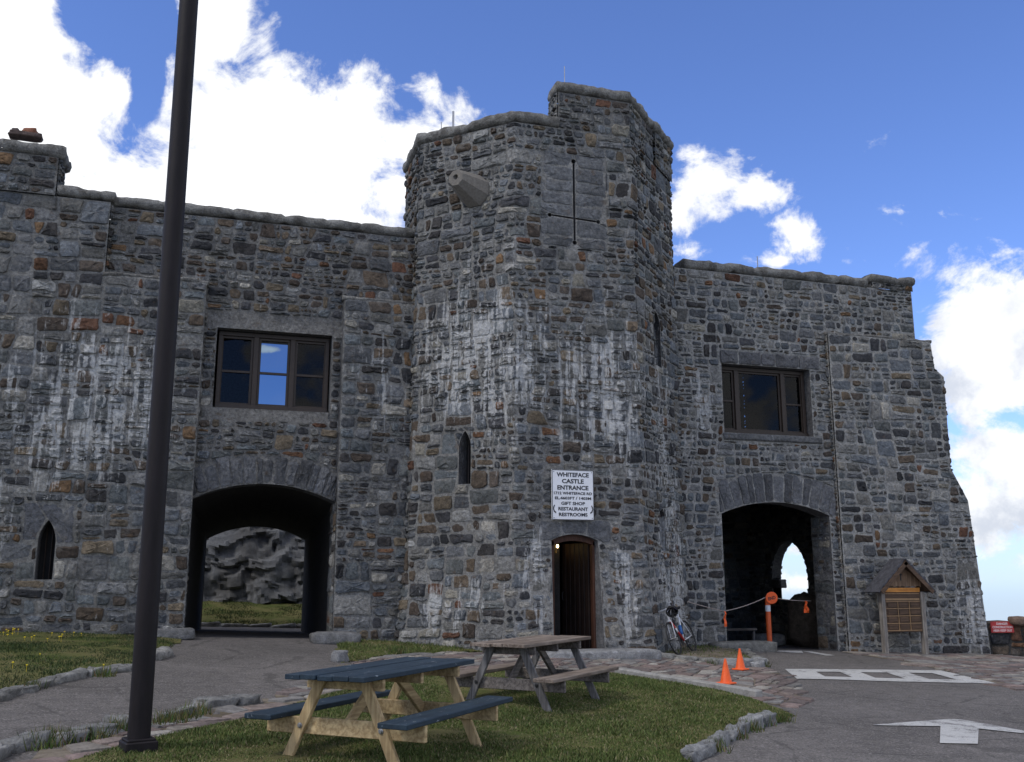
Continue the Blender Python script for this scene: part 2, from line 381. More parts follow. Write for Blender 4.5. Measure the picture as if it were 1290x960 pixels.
# ------------------------------------------------------------------ mesh builder
class MB:
    def __init__(self):
        self.v = []; self.f = []; self.c = []; self.mi = []; self.cur = (.2, .2, .2); self.m = 0; self.M = None
    def vert(self, p, c=None):
        if self.M is not None: p = self.M @ Vector(p)
        self.v.append((p[0], p[1], p[2])); self.c.append(c or self.cur); return len(self.v) - 1
    def face(self, ids):
        self.f.append(tuple(ids)); self.mi.append(self.m)
    def poly(self, pts, c=None):
        self.face([self.vert(p, c) for p in pts])
    def box(self, cx, cy, cz, sx, sy, sz, M=None, bev=0.0, c=None):
        """box by centre and size, edges bevelled by bev"""
        hx, hy, hz = sx / 2, sy / 2, sz / 2
        b = min(bev, hx * .9, hy * .9, hz * .9)
        def P(x, y, z):
            p = Vector((cx + x, cy + y, cz + z)) if M is None else M @ Vector((cx + x, cy + y, cz + z))
            return self.vert(p, c)
        if b <= 0:
            ids = [P(x * hx, y * hy, z * hz) for z in (-1, 1) for y in (-1, 1) for x in (-1, 1)]
            for q in ((0, 2, 3, 1), (4, 5, 7, 6), (0, 1, 5, 4), (2, 6, 7, 3), (0, 4, 6, 2), (1, 3, 7, 5)):
                self.face([ids[i] for i in q])
            return
        V = {}
        for sx_ in (-1, 1):
            for sy_ in (-1, 1):
                for sz_ in (-1, 1):
                    V[sx_, sy_, sz_, 0] = P(sx_ * hx, sy_ * (hy - b), sz_ * (hz - b))
                    V[sx_, sy_, sz_, 1] = P(sx_ * (hx - b), sy_ * hy, sz_ * (hz - b))
                    V[sx_, sy_, sz_, 2] = P(sx_ * (hx - b), sy_ * (hy - b), sz_ * hz)
        for s in (-1, 1):
            r = [(-1, -1), (1, -1), (1, 1), (-1, 1)]
            if s < 0: r = r[::-1]
            self.face([V[s, a, d, 0] for a, d in r])
            self.face([V[a, s, d, 1] for a, d in r[::-1]])
            self.face([V[a, d, s, 2] for a, d in r])
        for a in (-1, 1):
            for d in (-1, 1):
                self.face([V[a, d, -1, 0], V[a, d, 1, 0], V[a, d, 1, 1], V[a, d, -1, 1]][::(1 if a * d < 0 else -1)])
                self.face([V[a, -1, d, 0], V[a, 1, d, 0], V[a, 1, d, 2], V[a, -1, d, 2]][::(-1 if a * d < 0 else 1)])
                self.face([V[-1, a, d, 1], V[1, a, d, 1], V[1, a, d, 2], V[-1, a, d, 2]][::(1 if a * d < 0 else -1)])
                for e in (-1, 1):
                    self.face([V[a, d, e, 0], V[a, d, e, 1], V[a, d, e, 2]][::(1 if a * d * e > 0 else -1)])
    def beam(self, p0, p1, w, t, bev=.004, side=Vector((0, 0, 1)), c=None):
        """bar from p0 to p1, w wide across 'side' x dir, t thick along side"""
        p0 = Vector(p0); p1 = Vector(p1); d = (p1 - p0); L = d.length; d.normalize()
        y = Vector(side).cross(d)
        if y.length < 1e-4: y = Vector((0, 1, 0))
        y.normalize(); z = d.cross(y)
        M = Matrix((d, y, z)).transposed().to_4x4(); M.translation = (p0 + p1) / 2
        self.box(0, 0, 0, L, w, t, M, bev, c)
    def tube(self, pts, r, n=8, caps=True, c=None, r2=None):
        pts = [Vector(p) for p in pts]; rings = []
        prev = None
        for i, p in enumerate(pts):
            d = (pts[min(i + 1, len(pts) - 1)] - pts[max(i - 1, 0)]).normalized()
            if prev is None:
                a = d.orthogonal().normalized()
            else:
                a = prev - d * prev.dot(d)
                a = a.normalized() if a.length > 1e-5 else d.orthogonal().normalized()
            prev = a; b = d.cross(a)
            rr = r if r2 is None else r + (r2 - r) * i / (len(pts) - 1)
            rings.append([self.vert(p + (a * cos(2 * pi * k / n) + b * sin(2 * pi * k / n)) * rr, c) for k in range(n)])
        for A, B in zip(rings, rings[1:]):
            for k in range(n):
                self.face((A[k], A[(k + 1) % n], B[(k + 1) % n], B[k]))
        if caps:
            self.face(rings[0][::-1]); self.face(rings[-1])
    def lathe(self, prof, n=20, o=(0, 0, 0), c=None, sq=None):
        rings = []
        for (r, z) in prof:
            rings.append([self.vert((o[0] + r * cos(2 * pi * k / n), o[1] + r * sin(2 * pi * k / n), o[2] + z), c) for k in range(n)])
        for A, B in zip(rings, rings[1:]):
            for k in range(n):
                self.face((A[k], A[(k + 1) % n], B[(k + 1) % n], B[k]))
        self.face(rings[0][::-1]); self.face(rings[-1])
    def torus(self, ctr, R, r, ax=1, n=36, m=8, c=None):
        rings = []
        for i in range(n):
            a = 2 * pi * i / n; ring = []
            for j in range(m):
                q = 2 * pi * j / m; rr = R + r * cos(q); h = r * sin(q)
                p = [0, 0, 0]; i1, i2 = [k for k in range(3) if k != ax]
                p[i1] = rr * cos(a); p[i2] = rr * sin(a); p[ax] = h
                ring.append(self.vert((ctr[0] + p[0], ctr[1] + p[1], ctr[2] + p[2]), c))
            rings.append(ring)
        for i in range(n):
            A, B = rings[i], rings[(i + 1) % n]
            for j in range(m):
                self.face((A[j], B[j], B[(j + 1) % m], A[(j + 1) % m]))
    def rock(self, ctr, size, rot=0.0, seed=0, c=(.2, .2, .2), amp=.18, n=14, m=9, e=.55, tilt=0.0):
        rings = []; cr, sr = cos(rot), sin(rot)
        se = lambda q: math.copysign(abs(q) ** e, q)
        for j in range(m + 1):
            ph = -pi / 2 + pi * j / m; ring = []
            for i in range(n):
                th = 2 * pi * i / n
                p = Vector((se(cos(ph)) * se(cos(th)), se(cos(ph)) * se(sin(th)), se(sin(ph))))
                k = 1 + amp * noise.noise(p * 1.3 + Vector((seed * 3.1, seed * 1.7, 0))) + amp * .5 * noise.noise(p * 3.1 + Vector((seed, 5, 2)))
                x, y, zz = p.x * size[0] / 2 * k, p.y * size[1] / 2 * k, p.z * size[2] / 2 * k
                zz += x * tilt
                cc = [q * (1 + .3 * noise.noise(p * 2 + Vector((seed, 1, 1)))) for q in c]
                ring.append(self.vert((ctr[0] + x * cr - y * sr, ctr[1] + x * sr + y * cr, ctr[2] + zz), tuple(cc)))
            rings.append(ring)
        for A, B in zip(rings, rings[1:]):
            for k in range(n):
                self.face((A[k], A[(k + 1) % n], B[(k + 1) % n], B[k]))
    def add_mesh(self, me, M, c=None):
        b = len(self.v)
        for v in me.vertices:
            self.vert(M @ v.co, c)
        for p in me.polygons:
            self.face([b + i for i in p.vertices])
    def build(self, name, mats, parent=None, smooth=False, angle=None):
        me = bpy.data.meshes.new(name)
        me.from_pydata(self.v, [], self.f)
        if not isinstance(mats, (list, tuple)): mats = [mats]
        for m in mats: me.materials.append(MATS[m])
        if len(mats) > 1: me.polygons.foreach_set('material_index', self.mi)
        ca = me.color_attributes.new('col', 'FLOAT_COLOR', 'POINT')
        arr = np.ones((len(self.v), 4), dtype=np.float32); arr[:, :3] = np.array(self.c, dtype=np.float32).reshape(-1, 3)
        ca.data.foreach_set('color', arr.ravel())
        if smooth: me.polygons.foreach_set('use_smooth', [True] * len(me.polygons))
        if angle: me.set_sharp_from_angle(angle=angle)
        me.update()
        o = bpy.data.objects.new(name, me); COL.objects.link(o)
        if parent: o.parent = parent
        return o

def tag(o, label=None, cat=None, group=None, kind=None):
    if label: o['label'] = label
    if cat: o['category'] = cat
    if group: o['group'] = group
    if kind: o['kind'] = kind
    return o
def thing(name, label, cat, loc=(0, 0, 0), rotz=0.0, group=None):
    o = bpy.data.objects.new(name, None); COL.objects.link(o); o.empty_display_size = .2
    o.location = loc; o.rotation_euler = (0, 0, rotz)
    return tag(o, label, cat, group)
def structure(name, mb, mat, **kw):
    return tag(mb.build(name, mat, **kw), kind='structure')

def text_mesh(s, bold=.0):
    cu = bpy.data.curves.new('txt', 'FONT'); cu.body = s; cu.size = 1; cu.align_x = 'CENTER'; cu.align_y = 'CENTER'
    cu.offset = bold; cu.extrude = .004; cu.resolution_u = 3
    o = bpy.data.objects.new('txt', cu); COL.objects.link(o)
    bpy.context.view_layer.update()
    dg = bpy.context.evaluated_depsgraph_get()
    me = bpy.data.meshes.new_from_object(o.evaluated_get(dg))
    bpy.data.objects.remove(o); bpy.data.curves.remove(cu)
    xs = [v.co.x for v in me.vertices]; ys = [v.co.y for v in me.vertices]
    return me, min(xs), max(xs), min(ys), max(ys)
def put_text(mb, s, cx, cz, w, h, M, bold=.02):
    """write s in a box w x h centred at (cx, cz) of a plane: x right, y up, z out of it"""
    me, x0, x1, y0, y1 = text_mesh(s, bold)
    S = Matrix.Translation((cx, cz, 0)) @ Matrix.Diagonal((w / (x1 - x0), h / (y1 - y0), .5, 1)) @ Matrix.Translation((-(x0 + x1) / 2, -(y0 + y1) / 2, 0))
    mb.add_mesh(me, M @ S); bpy.data.meshes.remove(me)

# ------------------------------------------------------------------ masonry: rubble stones laid one by one on a mortar core
def clip(poly, n, d):           # keep n.p <= d
    out = []; L = len(poly)
    for i in range(L):
        a, b = poly[i], poly[(i + 1) % L]
        da = n[0] * a[0] + n[1] * a[1] - d; db = n[0] * b[0] + n[1] * b[1] - d
        if da <= 0: out.append(a)
        if (da < 0 < db) or (db < 0 < da):
            t = da / (da - db); out.append((a[0] + (b[0] - a[0]) * t, a[1] + (b[1] - a[1]) * t))
    return out
def area(p):
    return .5 * sum(p[i][0] * p[(i + 1) % len(p)][1] - p[(i + 1) % len(p)][0] * p[i][1] for i in range(len(p))) if len(p) > 2 else 0
def subtract(poly, hole, depth=0):
    """what is left of a convex stone beside a convex opening: the largest pieces first"""
    inner = poly; best = None
    for i in range(len(hole)):
        a, b = hole[i], hole[(i + 1) % len(hole)]
        n = (b[1] - a[1], -(b[0] - a[0])); l = sqrt(n[0] ** 2 + n[1] ** 2)
        if l < 1e-6: continue
        n = (n[0] / l, n[1] / l); d = n[0] * a[0] + n[1] * a[1]
        o = clip(poly, (-n[0], -n[1]), -d); A = area(o)
        if A > .004 and (best is None or A > best[0]): best = (A, o, n, d)
        if len(inner) > 2: inner = clip(inner, n, d)
    if area(inner) < 1e-4: return [poly]
    if best is None: return []
    rest = clip(poly, best[2], best[3])
    if len(rest) > 2 and area(rest) > .012 and depth < 2: return [best[1]] + [q for q in subtract(rest, hole, depth + 1) if area(q) > .01]
    return [best[1]]

def layout(u0, u1, v0, v1, size, rng, tilt=1.0):
    """irregular pieces: the face is cut again and again by slightly slanting lines"""
    R = []
    def cut(poly, horiz, f):
        us = [p[0] for p in poly]; vs_ = [p[1] for p in poly]
        x = min(us) + (max(us) - min(us)) * (f if not horiz else .5); y = min(vs_) + (max(vs_) - min(vs_)) * (f if horiz else .5)
        t = rng.gauss(0, .055 if horiz else .13) * tilt
        n = (sin(t), cos(t)) if horiz else (cos(t), sin(t))
        d = n[0] * x + n[1] * y
        return clip(poly, n, d), clip(poly, (-n[0], -n[1]), -d)
    stack = [([(u0, v0), (u1, v0), (u1, v1), (u0, v1)], 1.0)]; S0 = size
    while stack:
        P_, kf = stack.pop(); size = S0 * kf
        if len(P_) < 3 or area(P_) < .003: continue
        w = max(p[0] for p in P_) - min(p[0] for p in P_); h = max(p[1] for p in P_) - min(p[1] for p in P_)
        if h > 1.3 * S0 and h > w * .45: a, b = cut(P_, True, rng.uniform(.4, .6))
        elif w > 2.2 * S0: a, b = cut(P_, False, rng.uniform(.4, .6))
        elif kf == 1.0 and w < 1.35 * S0 and h < .95 * S0: stack.append((P_, rng.choice((.76, .86, .96, 1.01, 1.06, 1.14, 1.3)))); continue
        elif h > rng.uniform(.25, .50) * size and not (kf == 1.0 and w > 1.35 * S0): a, b = cut(P_, True, rng.uniform(.34, .66))
        elif kf == 1.0 and w > 1.0 * S0: a, b = cut(P_, False, rng.uniform(.35, .65))
        elif w > rng.uniform(.30, .74) * size and w > h * 1.0: a, b = cut(P_, False, rng.uniform(.3, .7))
        elif rng.random() < .13 and w > .22 * size: a, b = cut(P_, w < h * 1.6, rng.uniform(.3, .7)); R += [q for q in (a, b) if len(q) > 2]; continue
        else: R.append(P_); continue
        stack += [(a, kf), (b, kf)]
    return R

GREYS = [(.150, .154, .160), (.185, .186, .186), (.100, .104, .110), (.215, .212, .202), (.138, .145, .142), (.255, .250, .236), (.160, .156, .144), (.165, .178, .192), (.118, .130, .144), (.150, .165, .172)]
BROWNS = [(.120, .092, .068), (.15, .115, .082), (.088, .068, .054), (.175, .14, .098), (.105, .085, .07)]
RUSTS = [(.185, .098, .055), (.145, .074, .047), (.19, .118, .065)]
PALES = [(.34, .32, .28), (.30, .298, .285), (.29, .27, .225)]
DARKS = [(.045, .046, .05), (.058, .054, .053), (.07, .07, .075)]
def stone_colour(rng, warm):
    r = rng.random()
    if r < .024 * warm: c = rng.choice(RUSTS)
    elif r < .19 * warm: c = rng.choice(BROWNS)
    elif r < .19 * warm + .12: c = rng.choice(DARKS)
    elif r < .19 * warm + .18: c = rng.choice(PALES)
    else: c = rng.choice(GREYS)
    k = rng.uniform(.70, 1.18); return tuple(q * k for q in c)

def add_stone(mb, poly, P, depth, col, rng, gap=.013, jit=.012, step=.10):
    n = len(poly); cx = sum(p[0] for p in poly) / n; cy = sum(p[1] for p in poly) / n
    w = max(p[0] for p in poly) - min(p[0] for p in poly); h = max(p[1] for p in poly) - min(p[1] for p in poly)
    if w < .045 or h < .04: return
    sx = max(.3, 1 - 2 * gap / w); sy = max(.3, 1 - 2 * gap / h)
    q = [(cx + (p[0] - cx) * sx, cy + (p[1] - cy) * sy) for p in poly]
    # knock the corners off, then resample
    ch = []
    for i in range(n):
        a, b = q[i], q[(i + 1) % n]
        L = sqrt((b[0] - a[0]) ** 2 + (b[1] - a[1]) ** 2)
        if L < 1e-4: continue
        t = min(.3, rng.uniform(.012, .06) / L)
        A = (a[0] + (b[0] - a[0]) * t, a[1] + (b[1] - a[1]) * t); B = (b[0] + (a[0] - b[0]) * t, b[1] + (a[1] - b[1]) * t)
        k = max(1, int(L * (1 - 2 * t) / step)); ch += [(A[0] + (B[0] - A[0]) * j / k, A[1] + (B[1] - A[1]) * j / k) for j in range(k + 1)]
    bd = [(p[0] + rng.uniform(-jit, jit), p[1] + rng.uniform(-jit, jit)) for p in ch]
    m = len(bd); tx, ty = rng.uniform(-.6, .6) * depth / max(w, .1), rng.uniform(-.6, .6) * depth / max(h, .1)
    inset = min(.016, .12 * min(w, h)); rings = []
    for (k_, hh, rn) in ((0.0, -.03, 0), (inset, depth * .75, .16), (.30, depth, .30), (.62, depth * 1.03, .34)):
        ring = []
        for (x, y) in bd:
            if k_ < .1:
                l = sqrt((x - cx) ** 2 + (y - cy) ** 2) + 1e-6; s = 1 - k_ / l
            else: s = 1 - k_
            u = cx + (x - cx) * s; v = cy + (y - cy) * s
            e = 0 if hh < 0 else (tx * (x - cx) * s + ty * (y - cy) * s) + depth * rng.uniform(-rn, rn)
            ring.append(mb.vert(P(u, v, hh + e), col))
        rings.append(ring)
    c0 = mb.vert(P(cx, cy, depth * rng.uniform(.8, 1.3)), col)
    for A, B in zip(rings, rings[1:]):
        for k in range(m):
            mb.face((A[k], A[(k + 1) % m], B[(k + 1) % m], B[k]))
    for k in range(m):
        mb.face((rings[-1][k], rings[-1][(k + 1) % m], c0))

def panel(mb, P, ul, ur, v0, v1, holes=(), keep_out=(), size=1.0, seed=1, warm=1.0, depth=.046, mortar=(.17, .165, .155), reveal=.35, back=True, gap=.016, outline=None, ext=.018, vs=(), hcol=(.13, .13, .135), stones=True):
    """one wall face: mortar core with its openings, reveals, and the stones"""
    rng = random.Random(seed)
    fl = (lambda v: ul) if not callable(ul) else ul
    fr = (lambda v: ur) if not callable(ur) else ur
    vv = [v0] + sorted(x for x in vs if v0 < x < v1) + [v1]
    if back:
        bm = bmesh.new(); edges = []
        def loop(pts):
            V = [bm.verts.new((x, y, 0)) for x, y in pts]
            for i in range(len(V)): edges.append(bm.edges.new((V[i], V[(i + 1) % len(V)])))
        loop(outline or ([(fl(v), v) for v in vv[::-1]] + [(fr(v), v) for v in vv]))
        for h in holes: loop(h)
        bmesh.ops.triangle_fill(bm, use_beauty=True, use_dissolve=False, edges=edges, normal=(0, 0, 1))
        bm.verts.index_update(); b = len(mb.v)
        for v in bm.verts: mb.vert(P(v.co.x, v.co.y, .019), mortar)
        for f in bm.faces: mb.face([b + v.index for v in f.verts])
        bm.free()
        for h in holes:
            A = [mb.vert(P(x, y, .012), hcol) for x, y in h]; B = [mb.vert(P(x, y, -reveal), hcol) for x, y in h]
            for i in range(len(h)):
                j = (i + 1) % len(h); mb.face((A[i], A[j], B[j], B[i]))
    if not stones: return
    us = [fl(v) for v in vv] + [fr(v) for v in vv]
    for poly in layout(min(us), max(us), v0, v1, size, rng):
        c, d = min(p[1] for p in poly), max(p[1] for p in poly)
        col = stone_colour(rng, warm * (.55 if area(poly) > .14 else 1)); dp = depth * rng.uniform(.6, 1.5)
        # sides of the face
        la, lb = fl(c) - ext, fl(d) - ext; n = (-(d - c), (lb - la)); poly = clip(poly, n, n[0] * la + n[1] * c)
        if len(poly) > 2:
            la, lb = fr(c) + ext, fr(d) + ext; n = ((d - c), -(lb - la)); poly = clip(poly, n, n[0] * la + n[1] * c)
        poly = clip(poly, (0, 1), v1) if len(poly) > 2 else poly
        if area(poly) < .004: continue
        pcs = [poly]
        for h in list(holes) + list(keep_out):
            nx = []
            for q in pcs: nx += subtract(q, h)
            pcs = nx
        for q in pcs:
            if area(q) > .005: add_stone(mb, q, P, dp, col, rng, gap=gap)

def plane_y(Y):
    return lambda u, v, h: Vector((u, Y - h, v))
def arch_pts(x0, x1, zb, zs, zt, n=10):
    """CCW outline of an opening with a segmental head"""
    w = (x1 - x0) / 2; r = max(zt - zs, .001); R = (w * w + r * r) / (2 * r); cx = (x0 + x1) / 2; cz = zt - R; a = asin(w / R)
    return [(x0, zb), (x1, zb)] + [(cx + R * sin(a - 2 * a * i / n), cz + R * cos(a - 2 * a * i / n)) for i in range(n + 1)]
def lancet_pts(cx, w, zb, zs, zt, n=6):
    h = w / 2; r = zt - zs; R = (h * h + r * r) / (2 * h)          # two arcs meeting at the point
    a1 = math.acos((R - h) / R)
    rt_ = [(cx + h - R + R * cos(a1 * i / n), zs + R * sin(a1 * i / n)) for i in range(n + 1)]
    lf_ = [(2 * cx - x, z) for x, z in rt_[::-1]][1:]
    return [(cx - h, zb), (cx + h, zb)] + rt_ + lf_
def rect(x0, x1, z0, z1): return [(x0, z0), (x1, z0), (x1, z1), (x0, z1)]

def voussoirs(mb, P, x0, x1, zs, zt, ht, n, seed, xa, xb):
    rng = random.Random(seed); w = (x1 - x0) / 2; r = zt - zs; R = (w * w + r * r) / (2 * r); cx = (x0 + x1) / 2; cz = zt - R
    a = asin((xb - xa) / 2 / R); ts = [-a]
    ks = [rng.uniform(.7, 1.35) for _ in range(n)]; S = sum(ks)
    for k in ks: ts.append(ts[-1] + 2 * a * k / S)
    for t0, t1 in zip(ts, ts[1:]):
        H = ht * rng.uniform(.86, 1.06)
        poly = [(cx + rr * sin(t), cz + rr * cos(t)) for rr, t in ((R, t0), (R, t1), (R + H, t1 * 1.0), (R + H, t0 * 1.0))]
        poly = clip(clip(poly, (1, 0), xb), (-1, 0), -xa)
        if area(poly) > .004:
            k = rng.uniform(.68, 1.3); c = (.130 * k, .132 * k, .138 * k)
            add_stone(mb, poly, P, .05 * rng.uniform(.6, 1.4), c, rng, gap=.012, jit=.010)
            # underside of the stone
            q = [(cx + R * sin(t), cz + R * cos(t)) for t in (t0, t1)]
            mb.face([mb.vert(P(x, z, hh), c) for (x, z), hh in ((q[0], .03), (q[1], .03), (q[1], -.5), (q[0], -.5))])
def ring_hole(x0, x1, zb, zs, zt, ht, xa, xb):
    w = (x1 - x0) / 2; r = zt - zs; R = (w * w + r * r) / (2 * r) + ht; cx = (x0 + x1) / 2; cz = zt - (R - ht); a = asin(min(1, (xb - xa) / 2 / R))
    return [(xa, zs - .06), (xb, zs - .06)] + [(cx + R * sin(a - 2 * a * i / 8), cz + R * cos(a - 2 * a * i / 8)) for i in range(9)]

def coping(mb, path, z, w, h, seed=0, seg=.09, over=.0, joint=1.0):
    """rough coping stones along a plan path (front edge on the right hand of the travel), top at z+h"""
    rng = random.Random(seed); pts = [Vector((p[0], p[1], 0)) for p in path]; n = len(pts)
    nor = []
    for i in range(n):
        d0 = (pts[i] - pts[i - 1]).normalized() if i > 0 else (pts[1] - pts[0]).normalized()
        d1 = (pts[i + 1] - pts[i]).normalized() if i < n - 1 else d0
        d = (d0 + d1).normalized(); nn = Vector((d.y, -d.x, 0)); nor.append(nn / max(.5, nn.dot(Vector((d0.y, -d0.x, 0)))))
    prof = []
    for k in range(12):
        a = 2 * pi * k / 12; e = .55
        prof.append((math.copysign(abs(cos(a)) ** e, cos(a)), math.copysign(abs(sin(a)) ** e, sin(a))))
    rings = []; dist = 0; nextj = rng.uniform(.6, 1.2) * joint
    for i in range(n - 1):
        L = (pts[i + 1] - pts[i]).length; k = max(2, int(L / seg))
        for j in range(k + (1 if i == n - 2 else 0)):
            t = j / k; p = pts[i].lerp(pts[i + 1], t); nn = nor[i].lerp(nor[i + 1], t); dist += L / k
            sc = 1.0
            if dist > nextj: sc = .74; nextj = dist + rng.uniform(.7, 1.4) * joint
            ring = []
            for (a, b) in prof:
                ww = over + (a - 1) * w / 2; q = p + nn * ww; q.z = z + h / 2 + b * h / 2 * sc
                nv = noise.noise_vector(q * 2.1 + Vector((seed, 0, 0))) * .042 + noise.noise_vector(q * 6 + Vector((0, seed, 0))) * .026
                q = q + nv
                if sc < 1: q -= nn * .02 * a
                ring.append(mb.vert(q))
            rings.append(ring)
    for A, B in zip(rings, rings[1:]):
        for k in range(12): mb.face((A[k], A[(k + 1) % 12], B[(k + 1) % 12], B[k]))
    mb.face(rings[0][::-1]); mb.face(rings[-1])

castle = thing('stone_castle', 'grey rubble stone castle with a tall faceted tower between two arched wings', 'castle', (0, 0, 0))
TXA, TXB, TYF, TCL, TCR, TYB = -.90, 1.74, -2.10, 1.65, 1.92, 1.2     # tower plan
LAX0, LAX1 = -6.95, -4.12        # left arch
RAX0, RAX1 = 4.80, 7.72          # right arch
TOPW = 8.9                       # top of the wing walls below the coping

def quads(mb, P, pts, c):
    mb.poly([P(*p) for p in pts], c)

# --- left wing and pavilion
mb = MB()
YP = -.2
SL = lancet_pts(-9.42, .30, 1.47, 2.15, 2.56)
panel(mb, plane_y(YP), -13.2, -8.84, -.3, 8.92, holes=[SL], keep_out=[rect(-9.85, -8.98, 2.12, 2.9)], size=1.14, seed=11, warm=1.0, mortar=(.215, .21, .198))
for q in subtract(rect(-9.85, -8.98, 2.13, 2.88), SL):
    if area(q) > .01: add_stone(mb, q, plane_y(YP), .03, (.12, .124, .135), random.Random(4), gap=.006)
panel(mb, plane_y(YP), -8.84, -6.90, -.3, 7.40, size=1.1, seed=12, warm=.9, mortar=(.215, .21, .198))
panel(mb, plane_y(0), -8.84, -2.45, 7.40, TOPW, size=.92, seed=13, warm=1.9, mortar=(.19, .183, .172))
ring = ring_hole(LAX0, LAX1, 0, 3.03, 3.36, .60, -6.98, -4.08)
AL = arch_pts(LAX0 + .03, LAX1 - .01, 2.42, 3.03, 3.36)
WL = rect(-6.64, -4.30, 4.88, 6.54)
panel(mb, plane_y(0), -6.90, -4.10, 3.03, 7.40, holes=[WL], keep_out=[ring, AL, rect(-6.84, -4.04, 6.53, 6.90), rect(-6.74, -4.34, 4.66, 4.89)],
      outline=[(-4.10, 3.03), (-4.10, 7.4), (-6.90, 7.4), (-6.90, 3.03)] + AL[2:][::-1][1:-1], size=.86, seed=14, warm=1.5, mortar=(.19, .183, .172), reveal=.34)
panel(mb, plane_y(YP), -4.10, -2.40, -.2, 7.33, size=1.02, seed=15, warm=.9, mortar=(.215, .21, .198))
# returns of the piers
for (x, z0, z1, c, s) in ((-6.90, -.3, 7.4, (.13, .13, .135), 1), (-4.10, -.2, 7.33, (.12, .12, .125), -1)):
    mb.poly([(x, YP, z0), (x, 0.02, z0), (x, 0.02, z1), (x, YP, z1)], c)
panel(mb, lambda u, v, h: Vector((-8.84 + h, u, v)), YP, .02, 7.4, 8.92, size=.6, seed=16, back=True)
# pier jambs of the arch
def jamb(mb, x, y0, y1, z0, z1, s, seed):
    if s > 0: panel(mb, lambda u, v, h: Vector((x + h, u, v)), y0, y1, z0, z1, size=1.0, seed=seed, warm=.6, depth=.03)
    else: panel(mb, lambda u, v, h: Vector((x - h, -u, v)), -y1, -y0, z0, z1, size=1.0, seed=seed, warm=.6, depth=.03)
jamb(mb, LAX0 + .01, YP, .75, -.2, 3.02, 1, 17)
jamb(mb, LAX1 + .03, YP, .75, -.2, 3.02, -1, 18)
# taller merlon of the pavilion
panel(mb, plane_y(-.26), -13.2, -9.86, 8.92, 9.72, size=.9, seed=19, warm=.9)
panel(mb, lambda u, v, h: Vector((-9.86 + h, u, v)), -.26, .5, 8.6, 9.72, size=.8, seed=20)
mb.poly([(-13.2, YP, -.3), (-13.2, 8.5, -.3), (-13.2, 8.5, 9.7), (-13.2, -.26, 9.7)], (.13, .13, .135))
mb.poly([(-13.2, .5, 8.6), (-9.86, .5, 8.6), (-9.86, .5, 9.72), (-13.2, .5, 9.72)], (.13, .13, .135))
mb.build('left_wing_wall', 'masonry', castle, smooth=True, angle=radians(38))

mb = MB()
voussoirs(mb, plane_y(0), LAX0, LAX1, 3.03, 3.36, .60, 15, 5, -6.97, -4.09)
mb.build('arch_ring', 'masonry', castle, smooth=True, angle=radians(38))
mb = MB()
voussoirs(mb, plane_y(0), RAX0, RAX1, 2.97, 3.26, .70, 14, 6, 4.74, 7.93)
mb.build('arch_ring', 'masonry', castle, smooth=True, angle=radians(38))

# --- right wing
mb = MB()
ringR = ring_hole(RAX0, RAX1, 0, 2.97, 3.26, .70, 4.74, 7.93)
AR = arch_pts(RAX0, RAX1, -.5, 2.97, 3.26)
WR = rect(4.97, 7.42, 4.88, 6.56)
panel(mb, plane_y(0), 3.55, 7.95, -.6, 8.86, holes=[AR, WR], keep_out=[ringR, rect(4.90, 7.72, 6.55, 6.92), rect(4.93, 7.66, 4.68, 4.89)], size=.88, seed=21, warm=.8,
      mortar=(.30, .293, .275), reveal=.36, gap=.020)
panel(mb, plane_y(0), 7.95, 10.68, 7.50, 8.86, size=.85, seed=22, warm=.8, mortar=(.30, .293, .275), gap=.020)
YR = -.11
def prof(z):
    pts = [(-.7, 12.06), (3.42, 11.78), (4.22, 11.34), (6.60, 11.38), (6.80, 11.12), (7.52, 11.05)]
    for (za, xa), (zb, xb) in zip(pts, pts[1:]):
        if z <= zb: return xa + (xb - xa) * (z - za) / (zb - za)
    return pts[-1][1]
panel(mb, plane_y(YR), 7.95, prof, -.7, 7.50, size=1.1, seed=23, warm=.8, mortar=(.31, .302, .283), vs=(3.42, 4.22, 6.6, 6.8), gap=.023)
panel(mb, lambda u, v, h: Vector((7.95 - h, -u, v)), -.02, -YR, -.7, 7.5, size=.5, seed=28, mortar=(.31, .302, .283))
zs = [-.7, 3.42, 4.22, 6.6, 6.8, 7.5]
for a, b in zip(zs, zs[1:]):
    mb.poly([(prof(a), YR, a), (prof(a), .75, a), (prof(b), .75, b), (prof(b), YR, b)], (.12, .12, .125))
mb.poly([(10.68, .0, 7.4), (10.68, 8.4, 7.4), (10.68, 8.4, 8.86), (10.68, 0, 8.86)], (.13, .13, .135))
panel(mb, lambda u, v, h: Vector((10.68 + h, u, v)), .75, 8.5, -1.2, 8.6, holes=[lancet_pts(5.9, 1.9, .84, 1.5, 2.62)], size=1.0, seed=24, reveal=.28)
# far corner merlon
panel(mb, plane_y(-.02), 9.46, 10.72, 8.86, 9.02, size=.5, seed=25)
mb.poly([(9.46, 0, 8.5), (9.46, .6, 8.5), (9.46, .6, 9.02), (9.46, 0, 9.02)], (.1, .1, .1))
jamb(mb, RAX1 + .02, 0, .75, -.5, 2.96, -1, 26)
jamb(mb, RAX0 - .02, 0, .75, -.5, 2.96, 1, 27)
mb.build('right_wing_wall', 'masonry', castle, smooth=True, angle=radians(38))

